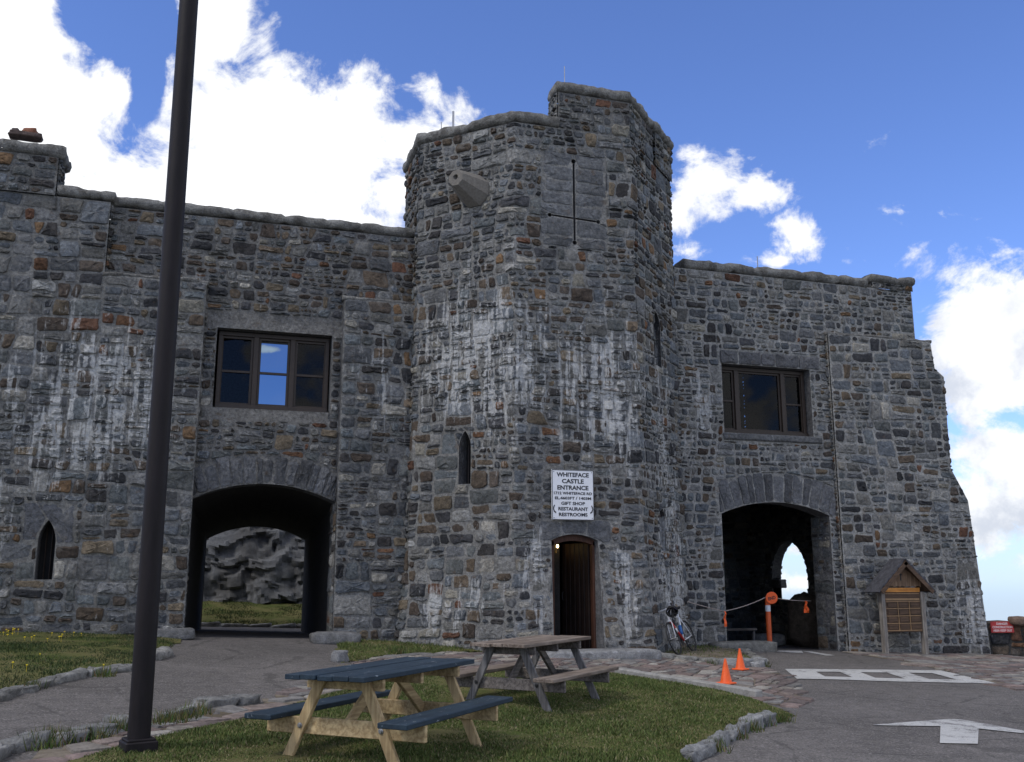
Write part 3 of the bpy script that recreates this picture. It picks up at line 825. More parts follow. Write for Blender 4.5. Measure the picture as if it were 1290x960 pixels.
# --- tower
def bat(v): return .20 * max(0, (2.4 - v) / 2.4) ** 1.6 + .012 * max(0, 9 - v)
def tv(i, v):
    b = bat(v); t = tan(pi / 8)
    return [Vector((TXA - TCL - b, TYB, v)), Vector((TXA - TCL - b, TYF + TCL - b * t, v)), Vector((TXA - b * t, TYF - b, v)),
            Vector((TXB + b * t, TYF - b, v)), Vector((TXB + TCR + b * .35, TYF + TCR - b * .2, v)), Vector((TXB + TCR + b * .35, TYB, v))][i]
_TD = []
for i in range(5):
    d_ = (tv(i + 1, 9) - tv(i, 9)).normalized(); _TD.append(Vector((d_.y, -d_.x, 0)))
def tvo(i, v, h):               # corner i of the tower moved outward by h
    n0 = _TD[max(i - 1, 0)]; n1 = _TD[min(i, 4)]; b = (n0 + n1).normalized()
    return tv(i, v) + b * (h / b.dot(n1))
TLEN = [(tv(i + 1, 10.95) - tv(i, 10.95)).length for i in range(5)]
def tface(i):
    def P(u, v, h):
        t = u / TLEN[i]; return tvo(i, v, h).lerp(tvo(i + 1, v, h), t)
    return P, (lambda v: TLEN[i])
TU = [sum(TLEN[:i]) for i in range(6)]
def P_wrap(u, v, h):            # the five faces as one sheet, so that stones turn the corners
    i = max(0, min(4, sum(1 for q in TU[1:5] if u >= q)))
    t = (u - TU[i]) / TLEN[i]; return tvo(i, v, h).lerp(tvo(i + 1, v, h), t)
VS = (.4, .8, 1.2, 1.6, 2.0, 2.4, 5, 9)
mb = MB(); ZT = 10.95
P0, L0 = tface(0); panel(mb, P0, 0, L0, -.3, ZT, stones=False, vs=VS)
P1, L1 = tface(1)
S1 = lancet_pts(1.24, .27, 3.34, 4.06, 4.42)
panel(mb, P1, 0, L1, -.3, ZT, holes=[S1], stones=False, vs=VS, mortar=(.225, .22, .208), reveal=.3)
P2, L2 = tface(2)
X2 = lambda x: x - TXA           # face coordinate of a world x on the front face (top width)
def front_u(x, v): return x - tv(2, v).x
DOOR = arch_pts(.735, 1.675, .10, 2.22, 2.34, 8)
SLIT = [(1.294, 8.45), (1.340, 8.45), (1.340, 10.18), (1.294, 10.18)]
def disc(x, z, r): return [(x + r * cos(2 * pi * k / 8), z + r * sin(2 * pi * k / 8)) for k in range(8)]
CROSSH = [(.81, 8.942), (1.292, 8.922), (1.292, 8.960), (.81, 8.977)]
CROSSH2 = [(1.342, 8.921), (1.82, 8.905), (1.82, 8.943), (1.342, 8.959)]
D1, D2, D3, D4 = disc(1.317, 10.23, .055), disc(1.317, 8.40, .05), disc(.77, 8.958, .046), disc(1.86, 8.923, .046)
HB = rect(.60, 2.03, 8.28, 10.36)
panel(mb, P2, 0, L2, -.3, ZT, holes=[DOOR, SLIT, CROSSH, CROSSH2, D1, D2, D3, D4], stones=False, vs=VS, mortar=(.245, .24, .228), reveal=.30)
rng = random.Random(9); rows = [(8.28, 8.52), (8.52, 8.93), (8.93, 9.22), (9.22, 9.50), (9.50, 9.76), (9.76, 10.08), (10.08, 10.40)]
for k, (a, b) in enumerate(rows):
    e = .0 if k in (1, 2) else rng.uniform(.0, .12); e2 = .0 if k == 1 else rng.uniform(.0, .12)
    for q in (rect(.55 + e, 1.317, a, b), rect(1.317, 2.06 - e2, a, b)):
        pcs = [q]
        for h in (SLIT, CROSSH, CROSSH2, D1, D2, D3, D4): pcs = [s for p in pcs for s in subtract(p, h)]
        kk = rng.uniform(.8, 1.25); c = (.142 * kk, .146 * kk, .152 * kk)
        for p in pcs:
            if area(p) > .006: add_stone(mb, p, P2, .036, c, rng, gap=.010, jit=.008)
# stones over the door
for q in (rect(.46, .93, 2.20, 2.60), rect(.93, 1.45, 2.30, 2.60), rect(1.45, 1.95, 2.18, 2.62)):
    for p in subtract(q, DOOR):
        if area(p) > .006: add_stone(mb, p, P2, .04, (.13, .134, .142), rng, gap=.008)
P3, L3 = tface(3)
SU = lancet_pts(1.36, .46, 6.10, 6.98, 7.34); SD = lancet_pts(1.22, .40, 2.06, 2.66, 3.0)
panel(mb, P3, 0, L3, -.4, ZT, holes=[SU, SD], stones=False, vs=VS, mortar=(.26, .256, .246), reveal=.3, hcol=(.05, .05, .052))  # slit reveals coloured darker than the other openings, painting in their shade
P4, L4 = tface(4); panel(mb, P4, 0, L4, -.4, ZT, stones=False, vs=VS)
def shift(h, i): return [(x + TU[i], z) for x, z in h]
panel(mb, P_wrap, 0, TU[5], -.35, ZT, back=False, size=.98, seed=33, warm=1.05,
      keep_out=[shift(S1, 1), shift(DOOR, 2), shift(HB, 2), shift(rect(.46, 1.95, 2.18, 2.62), 2), shift(SU, 3), shift(SD, 3)])
# raised merlon: front third and most of the right face
PM2 = lambda u, v, h: P2(u, ZT, h) + Vector((0, 0, v - ZT))
PM3 = lambda u, v, h: P3(u, ZT, h) + Vector((0, 0, v - ZT))
ZM = 11.80
panel(mb, PM2, .98, L2(ZT), ZT, ZM, size=.72, seed=36, warm=.7)
panel(mb, PM3, 0, 1.50, ZT, ZM, size=.72, seed=37, warm=.6)
panel(mb, lambda u, v, h: PM3(u, v, h + .05), 1.56, L3(ZT), ZT, ZM - .02, size=.72, seed=39, warm=.6)
panel(mb, lambda u, v, h: P4(u, ZT, h) + Vector((0, 0, v - ZT)), 0, L4(ZT), ZT, ZM - .02, size=.8, seed=40, warm=.6)
a = P2(.98, ZT, 0); b = a + Vector((0, .55, 0))
panel(mb, lambda u, v, h: Vector((a.x - h, b.y - u, v)), 0, .55, ZT, ZM, size=.6, seed=38)
e0 = P3(1.53, ZT, 0); e1 = Vector((tv(5, ZT).x - .5, TYB, ZT)); e2 = Vector(tv(5, ZT))
mb.poly([e2, e1, e1 + Vector((0, 0, ZM - ZT)), e2 + Vector((0, 0, ZM - ZT))], (.12, .12, .125))
mb.poly([e0, e0 + Vector((-.3, .3, 0)), e0 + Vector((-.3, .3, ZM - ZT)), e0 + Vector((0, 0, ZM - ZT))], (.12, .12, .125))
# back of the merlon, wall head and the closed rear
bk = [b, Vector((1.5, b.y, ZT)), Vector((tv(5, ZT).x - .5, .1, ZT)), e1]
for p, q in zip(bk, bk[1:]):
    mb.poly([q, p, p + Vector((0, 0, ZM - ZT)), q + Vector((0, 0, ZM - ZT))], (.13, .13, .135))
mb.poly([tv(i, ZT - .02) for i in range(6)], (.13, .13, .13))
mb.poly([tv(5, ZT), tv(0, ZT), tv(0, 8), tv(5, 8)], (.13, .13, .135))
mb.build('tower_wall', 'masonry', castle, smooth=True, angle=radians(38))

# --- copings
mb = MB()
off = lambda P, u, v, o: P(u, v, o)
pth = [tv(0, ZT) + Vector((-.02, 0, 0)), tv(1, ZT), tv(2, ZT), P2(.98, ZT, 0)]
coping(mb, [(p.x, p.y) for p in pth], ZT, .62, .27, seed=3, over=.10)
pth = [P3(1.54, ZT, .05), P3(L3(ZT), ZT, .05), tv(5, ZT) + Vector((.05, 0, 0))]
coping(mb, [(p.x, p.y) for p in pth], ZM - .02, .64, .27, seed=4, over=.10)
pth = [P2(.96, ZT, 0), tv(3, ZT), P3(1.51, ZT, 0)]
coping(mb, [(p.x, p.y) for p in pth], ZM, .66, .27, seed=5, over=.09)
mb.build('tower_coping', 'coping', castle, smooth=True)
mb = MB(); coping(mb, [(-8.86, 0), (-2.5, 0)], TOPW, .6, .25, seed=6, over=.09); mb.build('wall_coping', 'coping', castle, smooth=True)
mb = MB(); coping(mb, [(-9.84, YP), (-8.78, YP)], TOPW + .02, .6, .25, seed=7, over=.09); mb.build('wall_coping', 'coping', castle, smooth=True)
mb = MB(); coping(mb, [(-13.2, -.26), (-9.82, -.26)], 9.70, .8, .30, seed=8, over=.10); mb.build('wall_coping', 'coping', castle, smooth=True)
mb = MB(); coping(mb, [(-9.80, -.25), (-9.80, .5)], 9.702, .6, .29, seed=18, over=.06); mb.build('wall_coping', 'coping', castle, smooth=True)
mb = MB(); coping(mb, [(-8.86, YP), (-6.86, YP)], 7.37, .3, .10, seed=9, over=.035); mb.build('pier_ledge', 'coping', castle, smooth=True)
mb = MB(); coping(mb, [(-4.13, YP), (-2.4, YP)], 7.30, .3, .10, seed=10, over=.035); mb.build('pier_ledge', 'coping', castle, smooth=True)
mb = MB(); coping(mb, [(4.05, 0), (9.28, 0)], 8.86, .6, .27, seed=11, over=.09); mb.build('wall_coping', 'coping', castle, smooth=True)
mb = MB(); coping(mb, [(9.44, -.02), (10.78, -.02)], 9.0, .6, .24, seed=12, over=.09); mb.build('wall_coping', 'coping', castle, smooth=True)
mb = MB(); coping(mb, [(7.92, YR), (11.08, YR)], 7.47, .3, .10, seed=13, over=.035); mb.build('pier_ledge', 'coping', castle, smooth=True)

# --- lintels, sills
def slab(name, x0, x1, y, z0, z1, d, c, seed):
    """one long rough stone"""
    mb = MB(); nx, nz = int((x1 - x0) / .06), 6; ids = {}
    for i in range(nx + 1):
        for j in range(nz + 1):
            x = x0 + (x1 - x0) * i / nx; z = z0 + (z1 - z0) * j / nz; p_ = Vector((x * 2.2, seed, z * 3.5))
            ed = min(1, 4.0 * min(i / nx * (x1 - x0) / .3, (1 - i / nx) * (x1 - x0) / .3, j / nz, 1 - j / nz) + .25)
            hh = d * ed * (1 + .35 * noise.noise(p_) + .3 * noise.noise(p_ * 3.3))
            ids[i, j] = mb.vert((x + .012 * noise.noise(p_ * 2), y - hh, z + (.014 * noise.noise(p_ * 1.7 + Vector((9, 0, 0))))), c)
    for i in range(nx):
        for j in range(nz): mb.face((ids[i, j], ids[i + 1, j], ids[i + 1, j + 1], ids[i, j + 1]))
    mb.box((x0 + x1) / 2, y + .155, (z0 + z1) / 2, x1 - x0 - .004, .36, z1 - z0 - .03, c=c)
    mb.build(name, 'masonry', castle, smooth=True, angle=radians(38))
mb = MB(); rng = random.Random(3); x = 4.92; P = plane_y(0)
for w_ in (.52, .62, .40, .66, .58):
    k = rng.uniform(.85, 1.1); add_stone(mb, rect(x, x + w_, 6.56, 6.90), P, .06, (.135 * k, .135 * k, .14 * k), rng, gap=.006, jit=.006); x += w_
mb.box(6.3, .17, 6.73, 2.6, .36, .3, c=(.1, .1, .1)); mb.build('lintel', 'masonry', castle, smooth=True, angle=radians(38))
slab('sill', 4.94, 7.64, -.03, 4.71, 4.87, .05, (.13, .132, .135), 4)

# --- windows
def window(x0, x1, z0, z1, y, cols, bars):
    fr = MB(); fw = .085
    fr.box((x0 + x1) / 2, y, z1 - fw / 2, x1 - x0, .10, fw, bev=.006)
    fr.box((x0 + x1) / 2, y - .03, z0 + fw / 2, x1 - x0, .16, fw, bev=.006)
    xs = [x0] + [x0 + (x1 - x0) * c for c in cols] + [x1]
    for i, x in enumerate(xs):
        xx = x + (fw / 2 if i == 0 else -fw / 2 if i == len(xs) - 1 else 0)
        fr.box(xx, y - .002, (z0 + z1) / 2, fw * (1.0 if i in (0, len(xs) - 1) else 1.25), .10, z1 - z0 - 2 * fw + .004, bev=.006)
    for i in range(len(xs) - 1):
        a, b = xs[i] + fw * .6, xs[i + 1] - fw * .6
        for z in (z0 + fw + .025, z1 - fw - .025): fr.box((a + b) / 2, y + .02, z, b - a - .06, .05, .05, bev=.004)
        for xx in (a + .028, b - .028): fr.box(xx, y + .022, (z0 + z1) / 2, .05, .05, z1 - z0 - 2 * fw, bev=.004)
        if bars[i]: fr.box((a + b) / 2, y + .018, (z0 + z1) / 2 - .02, b - a - .08, .05, .05, bev=.004)
    w = fr.build('window', 'window_brown', castle)
    for i in range(len(xs) - 1):
        pm = MB(); a, b = xs[i] + .05, xs[i + 1] - .05; pm.poly([(a, y + .03, z0 + .05), (b, y + .03, z0 + .05), (b, y + .03, z1 - .05), (a, y + .03, z1 - .05)])
        pm.build('pane', 'glass', w)
    return w
window(-6.60, -4.33, 4.90, 6.52, .24, (.335, .665), (1, 1, 1))
window(5.00, 7.39, 4.90, 6.54, .24, (.20, .74), (1, 0, 1))

# slit windows: dark leaded panes set deep
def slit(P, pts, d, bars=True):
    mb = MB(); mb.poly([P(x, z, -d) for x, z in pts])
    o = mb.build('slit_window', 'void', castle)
    if bars:
        cx = sum(p[0] for p in pts[:2]) / 2; z0 = pts[0][1]; z1 = max(p[1] for p in pts); b = MB()
        for dx in (-.05, .05): b.tube([P(cx + dx, z0, -d + .05), P(cx + dx, z1 - .12, -d + .05)], .012, 6)
        b.build('window_bar', 'window_brown', o)
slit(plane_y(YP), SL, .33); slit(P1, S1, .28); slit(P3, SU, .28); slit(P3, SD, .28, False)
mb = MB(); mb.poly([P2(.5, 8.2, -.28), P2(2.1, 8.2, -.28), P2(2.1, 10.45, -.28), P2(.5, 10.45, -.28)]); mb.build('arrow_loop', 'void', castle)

# --- tower door
mb = MB(); y = TYF - .03
dx0, dx1 = -.17, .82
for s, x in ((1, dx0), (-1, dx1)):
    mb.box(x + s * .045, y + .14, 1.15, .09, .16, 2.12, bev=.008)
for i in range(8):
    t0, t1 = i / 8, (i + 1) / 8; f = lambda t: 2.20 + .12 * (1 - (2 * t - 1) ** 2)
    a, b = dx0 + (dx1 - dx0) * t0, dx0 + (dx1 - dx0) * t1
    for yy in (y + .06,):
        mb.poly([(a, yy, f(t0) - .1), (b, yy, f(t1) - .1), (b, yy, f(t1) + .03), (a, yy, f(t0) + .03)])
    mb.poly([(a, y + .06, f(t0) - .1), (a, y + .22, f(t0) - .1), (b, y + .22, f(t1) - .1), (b, y + .06, f(t1) - .1)])
dfr = mb.build('door_frame', 'frame_wood', castle)
mb = MB(); M = Matrix.Translation((dx1 - .09, y + .24, 0)) @ Matrix.Rotation(radians(108), 4, 'Z')
for k in range(6):
    mb.box(.075 + .145 * k, 0, 1.16, .138, .05, 2.06, M, .008)
for z in (.5, 1.75): mb.box(.45, -.035, z, .86, .02, .12, M, .004)
d_ = mb.build('door', 'door_wood', castle)
mb = MB(); mb.tube([M @ Vector((.80, .03, 1.05)), M @ Vector((.80, .07, 1.07)), M @ Vector((.80, .07, 1.2)), M @ Vector((.80, .03, 1.22))], .012, 8); mb.build('handle', 'dark_metal', d_)

# --- insides: passages, rooms and roofs
mb = MB()
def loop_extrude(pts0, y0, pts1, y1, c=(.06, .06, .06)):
    A = [mb.vert((x, y0, z), c) for x, z in pts0]; B = [mb.vert((x, y1, z), c) for x, z in pts1]
    for i in range(len(A)):
        if i == 0: continue      # open floor
        j = (i + 1) % len(A); mb.face((A[i], A[j], B[j], B[i]))
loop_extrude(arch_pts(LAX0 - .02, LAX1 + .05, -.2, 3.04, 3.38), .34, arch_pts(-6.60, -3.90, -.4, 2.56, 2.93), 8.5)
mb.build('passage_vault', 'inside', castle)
mb = MB()
back = arch_pts(-6.60, -3.90, -.5, 2.56, 2.93)
panel(mb, lambda u, v, h: Vector((-u, 8.5 + h, v)), 2.4, 13.2, -.6, 9.0, holes=[[(-x, z) for x, z in back[::-1]], rect(4.42, 5.52, 6.25, 8.30)], size=1.3, seed=41, reveal=.3)
panel(mb, lambda u, v, h: Vector((-u, 8.5 + h, v)), -10.68, 2.4, -1.2, 8.6, size=1.6, seed=42)
mb.build('rear_wall', 'masonry', castle, smooth=True, angle=radians(38))
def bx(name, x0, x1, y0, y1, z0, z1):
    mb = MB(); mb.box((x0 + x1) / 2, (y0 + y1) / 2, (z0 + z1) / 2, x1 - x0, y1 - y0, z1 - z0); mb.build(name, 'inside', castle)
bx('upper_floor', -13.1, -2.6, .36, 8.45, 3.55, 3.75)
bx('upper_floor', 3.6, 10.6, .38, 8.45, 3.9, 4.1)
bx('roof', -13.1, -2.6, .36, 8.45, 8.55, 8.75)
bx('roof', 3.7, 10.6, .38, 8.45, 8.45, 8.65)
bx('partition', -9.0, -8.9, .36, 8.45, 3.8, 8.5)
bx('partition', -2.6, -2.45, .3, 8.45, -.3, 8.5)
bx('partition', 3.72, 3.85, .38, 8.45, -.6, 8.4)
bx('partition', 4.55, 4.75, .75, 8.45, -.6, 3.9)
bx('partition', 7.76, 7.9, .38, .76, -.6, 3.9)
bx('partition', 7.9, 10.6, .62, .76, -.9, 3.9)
# right passage: back wall with a pointed recess, pier and sill
mb = MB(); NI = lancet_pts(8.62, .80, .95, 1.75, 2.40)
panel(mb, plane_y(8.2), 4.75, 10.5, -.8, 3.95, holes=[NI], size=1.0, seed=43, reveal=.2, warm=.3)
mb.poly([(8.1, 8.41, .8), (9.2, 8.41, .8), (9.2, 8.41, 2.6), (8.1, 8.41, 2.6)], (.2, .2, .2))
panel(mb, lambda u, v, h: Vector((10.40 - h, -u, v)), -8.2, -.76, -.9, 3.95, holes=[lancet_pts(-5.9, 1.9, .84, 1.5, 2.62)], size=.9, seed=44, reveal=.28, warm=.3)
mb.rock((10.36, 6.52, 1.32), (.30, .62, .26), 0, 3, (.1, .1, .1), .2, e=.4)
mb.build('passage_wall', 'masonry', castle, smooth=True, angle=radians(38))
mb = MB()
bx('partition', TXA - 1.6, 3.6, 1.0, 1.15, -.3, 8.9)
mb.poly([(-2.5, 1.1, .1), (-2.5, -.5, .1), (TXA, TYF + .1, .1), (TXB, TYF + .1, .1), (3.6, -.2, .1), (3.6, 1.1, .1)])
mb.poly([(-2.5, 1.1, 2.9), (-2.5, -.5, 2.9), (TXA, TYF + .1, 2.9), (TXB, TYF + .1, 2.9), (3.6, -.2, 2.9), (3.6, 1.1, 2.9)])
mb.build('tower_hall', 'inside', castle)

# --- stone water spout on the tower
mb = MB(); c0 = P1(1.42, 9.58, .0); n_ = (P1(0, 9, 1) - P1(0, 9, 0)); dd = (P1(1, 9, 0) - P1(0, 9, 0))
def ringp(dist, r, up, sq, k=8):
    o = c0 + n_ * dist + UP * up + dd * (.30 * (1 - dist / .62) * 0)
    pts = []
    for i in range(k):
        a = 2 * pi * (i + .5) / k; x, z = cos(a), sin(a); m = max(abs(x), abs(z)); f = (1 - sq) + sq / m
        pts.append(o + dd * x * r * f + UP * z * r * f)
    return pts
rings = [ringp(-.05, .34, -.03, .9), ringp(.06, .34, -.03, .9), ringp(.50, .19, .14, .0), ringp(.52, .175, .14, 0), ringp(.52, .062, .16, 0), ringp(.36, .056, .16, 0)]
ids = [[mb.vert(p) for p in r] for r in rings]
for A, B in zip(ids, ids[1:]):
    for k in range(8): mb.face((A[k], A[(k + 1) % 8], B[(k + 1) % 8], B[k]))
mb.face(ids[-1]); mb.build('water_spout', 'spout_stone', castle)
# lightning rods
for (p, z0, h, r) in ((P1(.52, ZT, -.35), ZT + .2, .62, .026), (P1(.22, ZT, -.3), ZT + .2, .40, .010), (P2(1.25, ZT, -.3), ZM + .2, .62, .010), (Vector((6.35, .35, 0)), 9.0, .52, .012)):
    mb = MB(); mb.tube([(p.x, p.y, z0), (p.x, p.y, z0 + h)], r, 8); mb.lathe([(r * 2, 0), (r * 2, .06), (r, .07)], 10, (p.x, p.y, z0))
    mb.build('lightning_rod', 'steel', castle)
#PART2
# ================================================================== ground
def T(X, Y):
    z = .12 - .04 * max(-25, min(14, X)) + (.029 * max(Y, -30) if Y < 0 else -.030 * min(Y, 9))
    if Y > 10.5 and X < 3: z += .16 * (Y - 10.5)
    r = max(0, X - 12.2 if Y < -1.0 or X > 12.2 else 0)
    if Y > -1.2: r = max(0, X - 12.0 - max(0, -Y) * .2)
    else: r = max(0, X - 19)
    if X > 2: r = max(r, min(Y - 9.6, X - 2))
    return z - max(0, r - .3) * .9
mb = MB()
def axis(lo, hi, dense, a, b):
    r = list(np.arange(lo, a, 2.0)) + list(np.arange(a, b, dense)) + list(np.arange(b, hi + .1, 2.0)); return r
xs = axis(-46, 46, .5, -14, 16); ys = axis(-46, 40, .5, -20, 16)
ids = {}
for i, x in enumerate(xs):
    for j, y in enumerate(ys):
        ids[i, j] = mb.vert((x, y, T(x, y) + .012 * noise.noise((x * .7, y * .7, 0))))
for i in range(len(xs) - 1):
    for j in range(len(ys) - 1): mb.face((ids[i, j], ids[i + 1, j], ids[i + 1, j + 1], ids[i, j + 1]))
structure('road', mb, 'asphalt', smooth=True)

def W(pts): return [tuple(onG(*p))[:2] for p in pts]
def inside(poly, X, Y):
    X = np.asarray(X); Y = np.asarray(Y); r = np.zeros(X.shape, bool); n = len(poly)
    for i in range(n):
        x0, y0 = poly[i]; x1, y1 = poly[(i + 1) % n]
        if y0 == y1: continue
        c = ((y0 > Y) != (y1 > Y)) & (X < (x1 - x0) * (Y - y0) / (y1 - y0) + x0); r ^= c
    return r
def edge_dist(poly, X, Y):
    X = np.asarray(X, float); Y = np.asarray(Y, float); D = np.full(X.shape, 1e9); n = len(poly)
    for i in range(n):
        a = np.array(poly[i]); b = np.array(poly[(i + 1) % n]); d = b - a; L = d @ d + 1e-9
        t = np.clip(((X - a[0]) * d[0] + (Y - a[1]) * d[1]) / L, 0, 1)
        D = np.minimum(D, np.hypot(X - a[0] - t * d[0], Y - a[1] - t * d[1]))
    return D
def patch(name, poly, mat, base, rise=0.0, soft=.3, step=.16):
    x0, x1 = min(p[0] for p in poly), max(p[0] for p in poly); y0, y1 = min(p[1] for p in poly), max(p[1] for p in poly)
    gx = np.arange(x0 - step, x1 + step, step); gy = np.arange(y0 - step, y1 + step, step)
    XX, YY = np.meshgrid(gx, gy, indexing='ij'); I = inside(poly, XX, YY); D = edge_dist(poly, XX, YY); D[~I] = 0
    mb = MB(); ids = {}
    ok = I | (edge_dist(poly, XX, YY) < step * .5)
    for i in range(len(gx)):
        for j in range(len(gy)):
            if ok[i, j]:
                x, y = gx[i], gy[j]
                ids[i, j] = mb.vert((x, y, T(x, y) + base + rise * min(1, D[i, j] / soft) + (.02 * noise.noise((x * 1.1, y * 1.1, 3)) + .012 * noise.noise((x * 4, y * 4, 3))) * (1 if rise else 0)))
    for i in range(len(gx) - 1):
        for j in range(len(gy) - 1):
            q = [(i, j), (i + 1, j), (i + 1, j + 1), (i, j + 1)]
            if all(k in ids for k in q): mb.face([ids[k] for k in q])
    return structure(name, mb, mat, smooth=True)

LOWER = [(960, 886), (925, 876), (850, 864), (780, 853), (700, 850), (620, 849), (560, 851), (470, 862), (400, 880), (310, 907), (200, 932), (90, 960)]
ISLAND = W([(1003, 902)]) + W(LOWER) + [(-8.6, -13.5), (-9.5, -16.0), (-9.8, -19.5), (-4.5, -19.5), (-3.6, -15.0)] + W([(862, 968), (900, 945), (940, 917), (985, 910)])
PATH = W([(50, 946), (100, 939), (150, 926), (205, 916), (250, 902), (320, 889), (379, 864), (415, 849), (430, 838), (500, 826), (560, 822), (620, 824), (700, 826), (800, 829), (850, 831), (900, 837), (955, 843), (985, 850), (1008, 868), (1006, 893)]) + W(LOWER) + W([(30, 978)])
LEFTLAWN = W([(-40, 893), (0, 880), (60, 862), (120, 850), (165, 843), (205, 829)]) + [(-6.95, -.6), (-7.0, -.1), (-13, -.1), (-13, -9)]
BED = W([(808, 826), (850, 829), (900, 835), (960, 841), (935, 822), (915, 814)]) + [(4.75, .1), (3.6, .1), (1.6, -2.0)]
STRIP = W([(430, 836), (500, 825), (600, 822), (690, 825)]) + [(.0, -2.2), (-.9, -2.2), (-2.75, -.4), (-4.0, -.05)]
FLAGR = W([(1062, 822), (1135, 833), (1200, 847), (1258, 863), (1300, 872), (1420, 900)]) + [(13.5, -4), (17, -1.2), (12.0, -.1), (8.0, -.22), (7.7, -.2)]
BACKLAWN = [(-12, 10.4), (-6, 10.5), (-2, 11.0), (2, 11.6), (2, 15), (-12, 15)]
patch('lawn', ISLAND, 'turf', .012, .06, .25)
patch('lawn', LEFTLAWN, 'turf', .012, .03, .3)
patch('verge', BACKLAWN, 'turf', .012, .10, .4)
patch('flower_bed', BED, 'dirt', .012, .06, .25)
patch('verge', STRIP, 'turf', .012, .03, .2)
patch('path', PATH, 'dirt', .008)
patch('path', FLAGR, 'dirt', .008)

def flags(name, poly, seed, ang, size=1.35, pal=None):
    rng = random.Random(seed); mb = MB(); ca, sa = cos(ang), sin(ang)
    q = [(p[0] * ca + p[1] * sa, -p[0] * sa + p[1] * ca) for p in poly]
    R = layout(min(p[0] for p in q), max(p[0] for p in q), min(p[1] for p in q), max(p[1] for p in q), size, rng, 1.8)
    pal = pal or [(.155, .118, .105), (.185, .148, .130), (.14, .112, .103), (.225, .20, .172), (.25, .232, .205), (.175, .165, .155), (.17, .128, .115), (.13, .105, .098), (.16, .152, .145)]
    def P(u, v, h):
        x, y = u * ca - v * sa, u * sa + v * ca; return Vector((x, y, T(x, y) + .012 + h))
    for pl in R:
        cx, cy = sum(p[0] for p in pl) / len(pl), sum(p[1] for p in pl) / len(pl); x, y = cx * ca - cy * sa, cx * sa + cy * ca
        if not inside(poly, [x], [y])[0] or area(pl) < .012: continue
        k = rng.uniform(.78, 1.2); c_ = tuple(t * k for t in rng.choice(pal))
        add_stone(mb, pl, P, rng.uniform(.012, .022), c_, rng, gap=.010, jit=.014, step=.14)
    return structure(name, mb, 'flag', smooth=True, angle=radians(35))
flags('flagstone_path', PATH, 51, .75, 1.25)
flags('flagstone_path', FLAGR, 52, .1, 1.5)

# kerb stones
def kerb(name, pts, seed, w=.2, h=.16, L=(.35, .9), c=(.20, .195, .185), lift=0.0, gap=.02):
    rng = random.Random(seed); mb = MB()
    for a, b in zip(pts, pts[1:]):
        a = Vector(a); b = Vector(b); d = b - a; D = d.length; t = 0
        while t < D - .05:
            l = min(rng.uniform(*L), D - t)
            m = a + d * ((t + l / 2) / D); k = rng.uniform(.75, 1.25)
            hh = h * rng.uniform(.75, 1.2)
            mb.rock((m.x, m.y, T(m.x, m.y) + hh * .12 + lift), (max(.08, l - gap), w * rng.uniform(.7, 1.3), hh), atan2(d.y, d.x) + rng.uniform(-.06, .06), rng.randint(0, 999), tuple(q * k for q in c), .50, n=18, m=10, e=.36, tilt=rng.uniform(-.08, .08))
            t += l
    return structure(name, mb, 'rough_stone', smooth=True)
kerb('kerb', W([(-40, 893), (0, 880), (60, 862), (120, 850), (165, 843)]), 1, .2, .12, (.4, .95), (.15, .148, .142))
kerb('kerb', W([(190, 832), (212, 826)]), 2, .28, .24, (.7, .9))
kerb('kerb', W([(-40, 966), (0, 949), (50, 939), (100, 931), (152, 917)]), 3, .22, .16, (.5, .95), (.17, .168, .162))
kerb('kerb', W([(204, 910), (250, 894), (318, 884)]), 4, .2, .13, (.45, .8), (.18, .177, .17))
kerb('kerb', W([(868, 962), (900, 943), (940, 918), (972, 910)]), 6, .17, .17, (.3, .7), (.18, .18, .178))
kerb('kerb', W([(822, 829), (850, 831), (885, 834), (910, 839)]), 7, .24, .17, (.4, .6), (.24, .235, .22))
kerb('kerb', W([(912, 838), (945, 842), (958, 838)]), 17, .3, .2, (.4, .7), (.2, .2, .2))
kerb('kerb', W([(962, 836), (938, 823), (924, 818)]), 8, .22, .14, (.5, .9), (.21, .205, .19))
# cast kerb beside the flagstones
mb = MB(); pts = [Vector(p) for p in W([(778, 851), (850, 863), (905, 872), (957, 881)])]
for a, b in zip(pts, pts[1:]):
    a3 = Vector((a.x, a.y, T(a.x, a.y) + .045)); b3 = Vector((b.x, b.y, T(b.x, b.y) + .045)); mb.beam(a3, b3, .16, .15, .015, UP)
structure('concrete_kerb', mb, 'concrete')
kerb('kerb', [(7.0, 10.5), (2, 11.3), (-2, 10.85), (-7, 10.4)][1:], 9, .2, .16, (.4, .9))

# road paint
def sheet(mb, pts, lift=.006, n=6):
    """a quad laid on the road"""
    a, b, c, d = [Vector(p) for p in pts]; ids = []
    for i in range(n + 1):
        r = []
        for j in range(n + 1):
            p = a.lerp(b, i / n).lerp(d.lerp(c, i / n), j / n); r.append(mb.vert((p.x, p.y, T(p.x, p.y) + lift + .012 * noise.noise((p.x * .7, p.y * .7, 0)) + .004)))
        ids.append(r)
    for i in range(n):
        for j in range(n): mb.face((ids[i][j], ids[i + 1][j], ids[i + 1][j + 1], ids[i][j + 1]))
mb = MB()
def lerp2(a, b, t): return (a[0] + (b[0] - a[0]) * t, a[1] + (b[1] - a[1]) * t)
A, B, Cc, D_ = W([(989, 843), (1185, 845), (1258, 862), (1004, 856)])
def cw(s, t): return lerp2(lerp2(A, B, s), lerp2(D_, Cc, s), t)
def cell(s0, s1, t0, t1, k=.0): sheet(mb, [cw(s0, t0), cw(s1, t0), cw(s1 + k, t1), cw(s0 + k, t1)], n=8)
cell(0, 1, 0, .26); cell(0, 1, .74, 1)
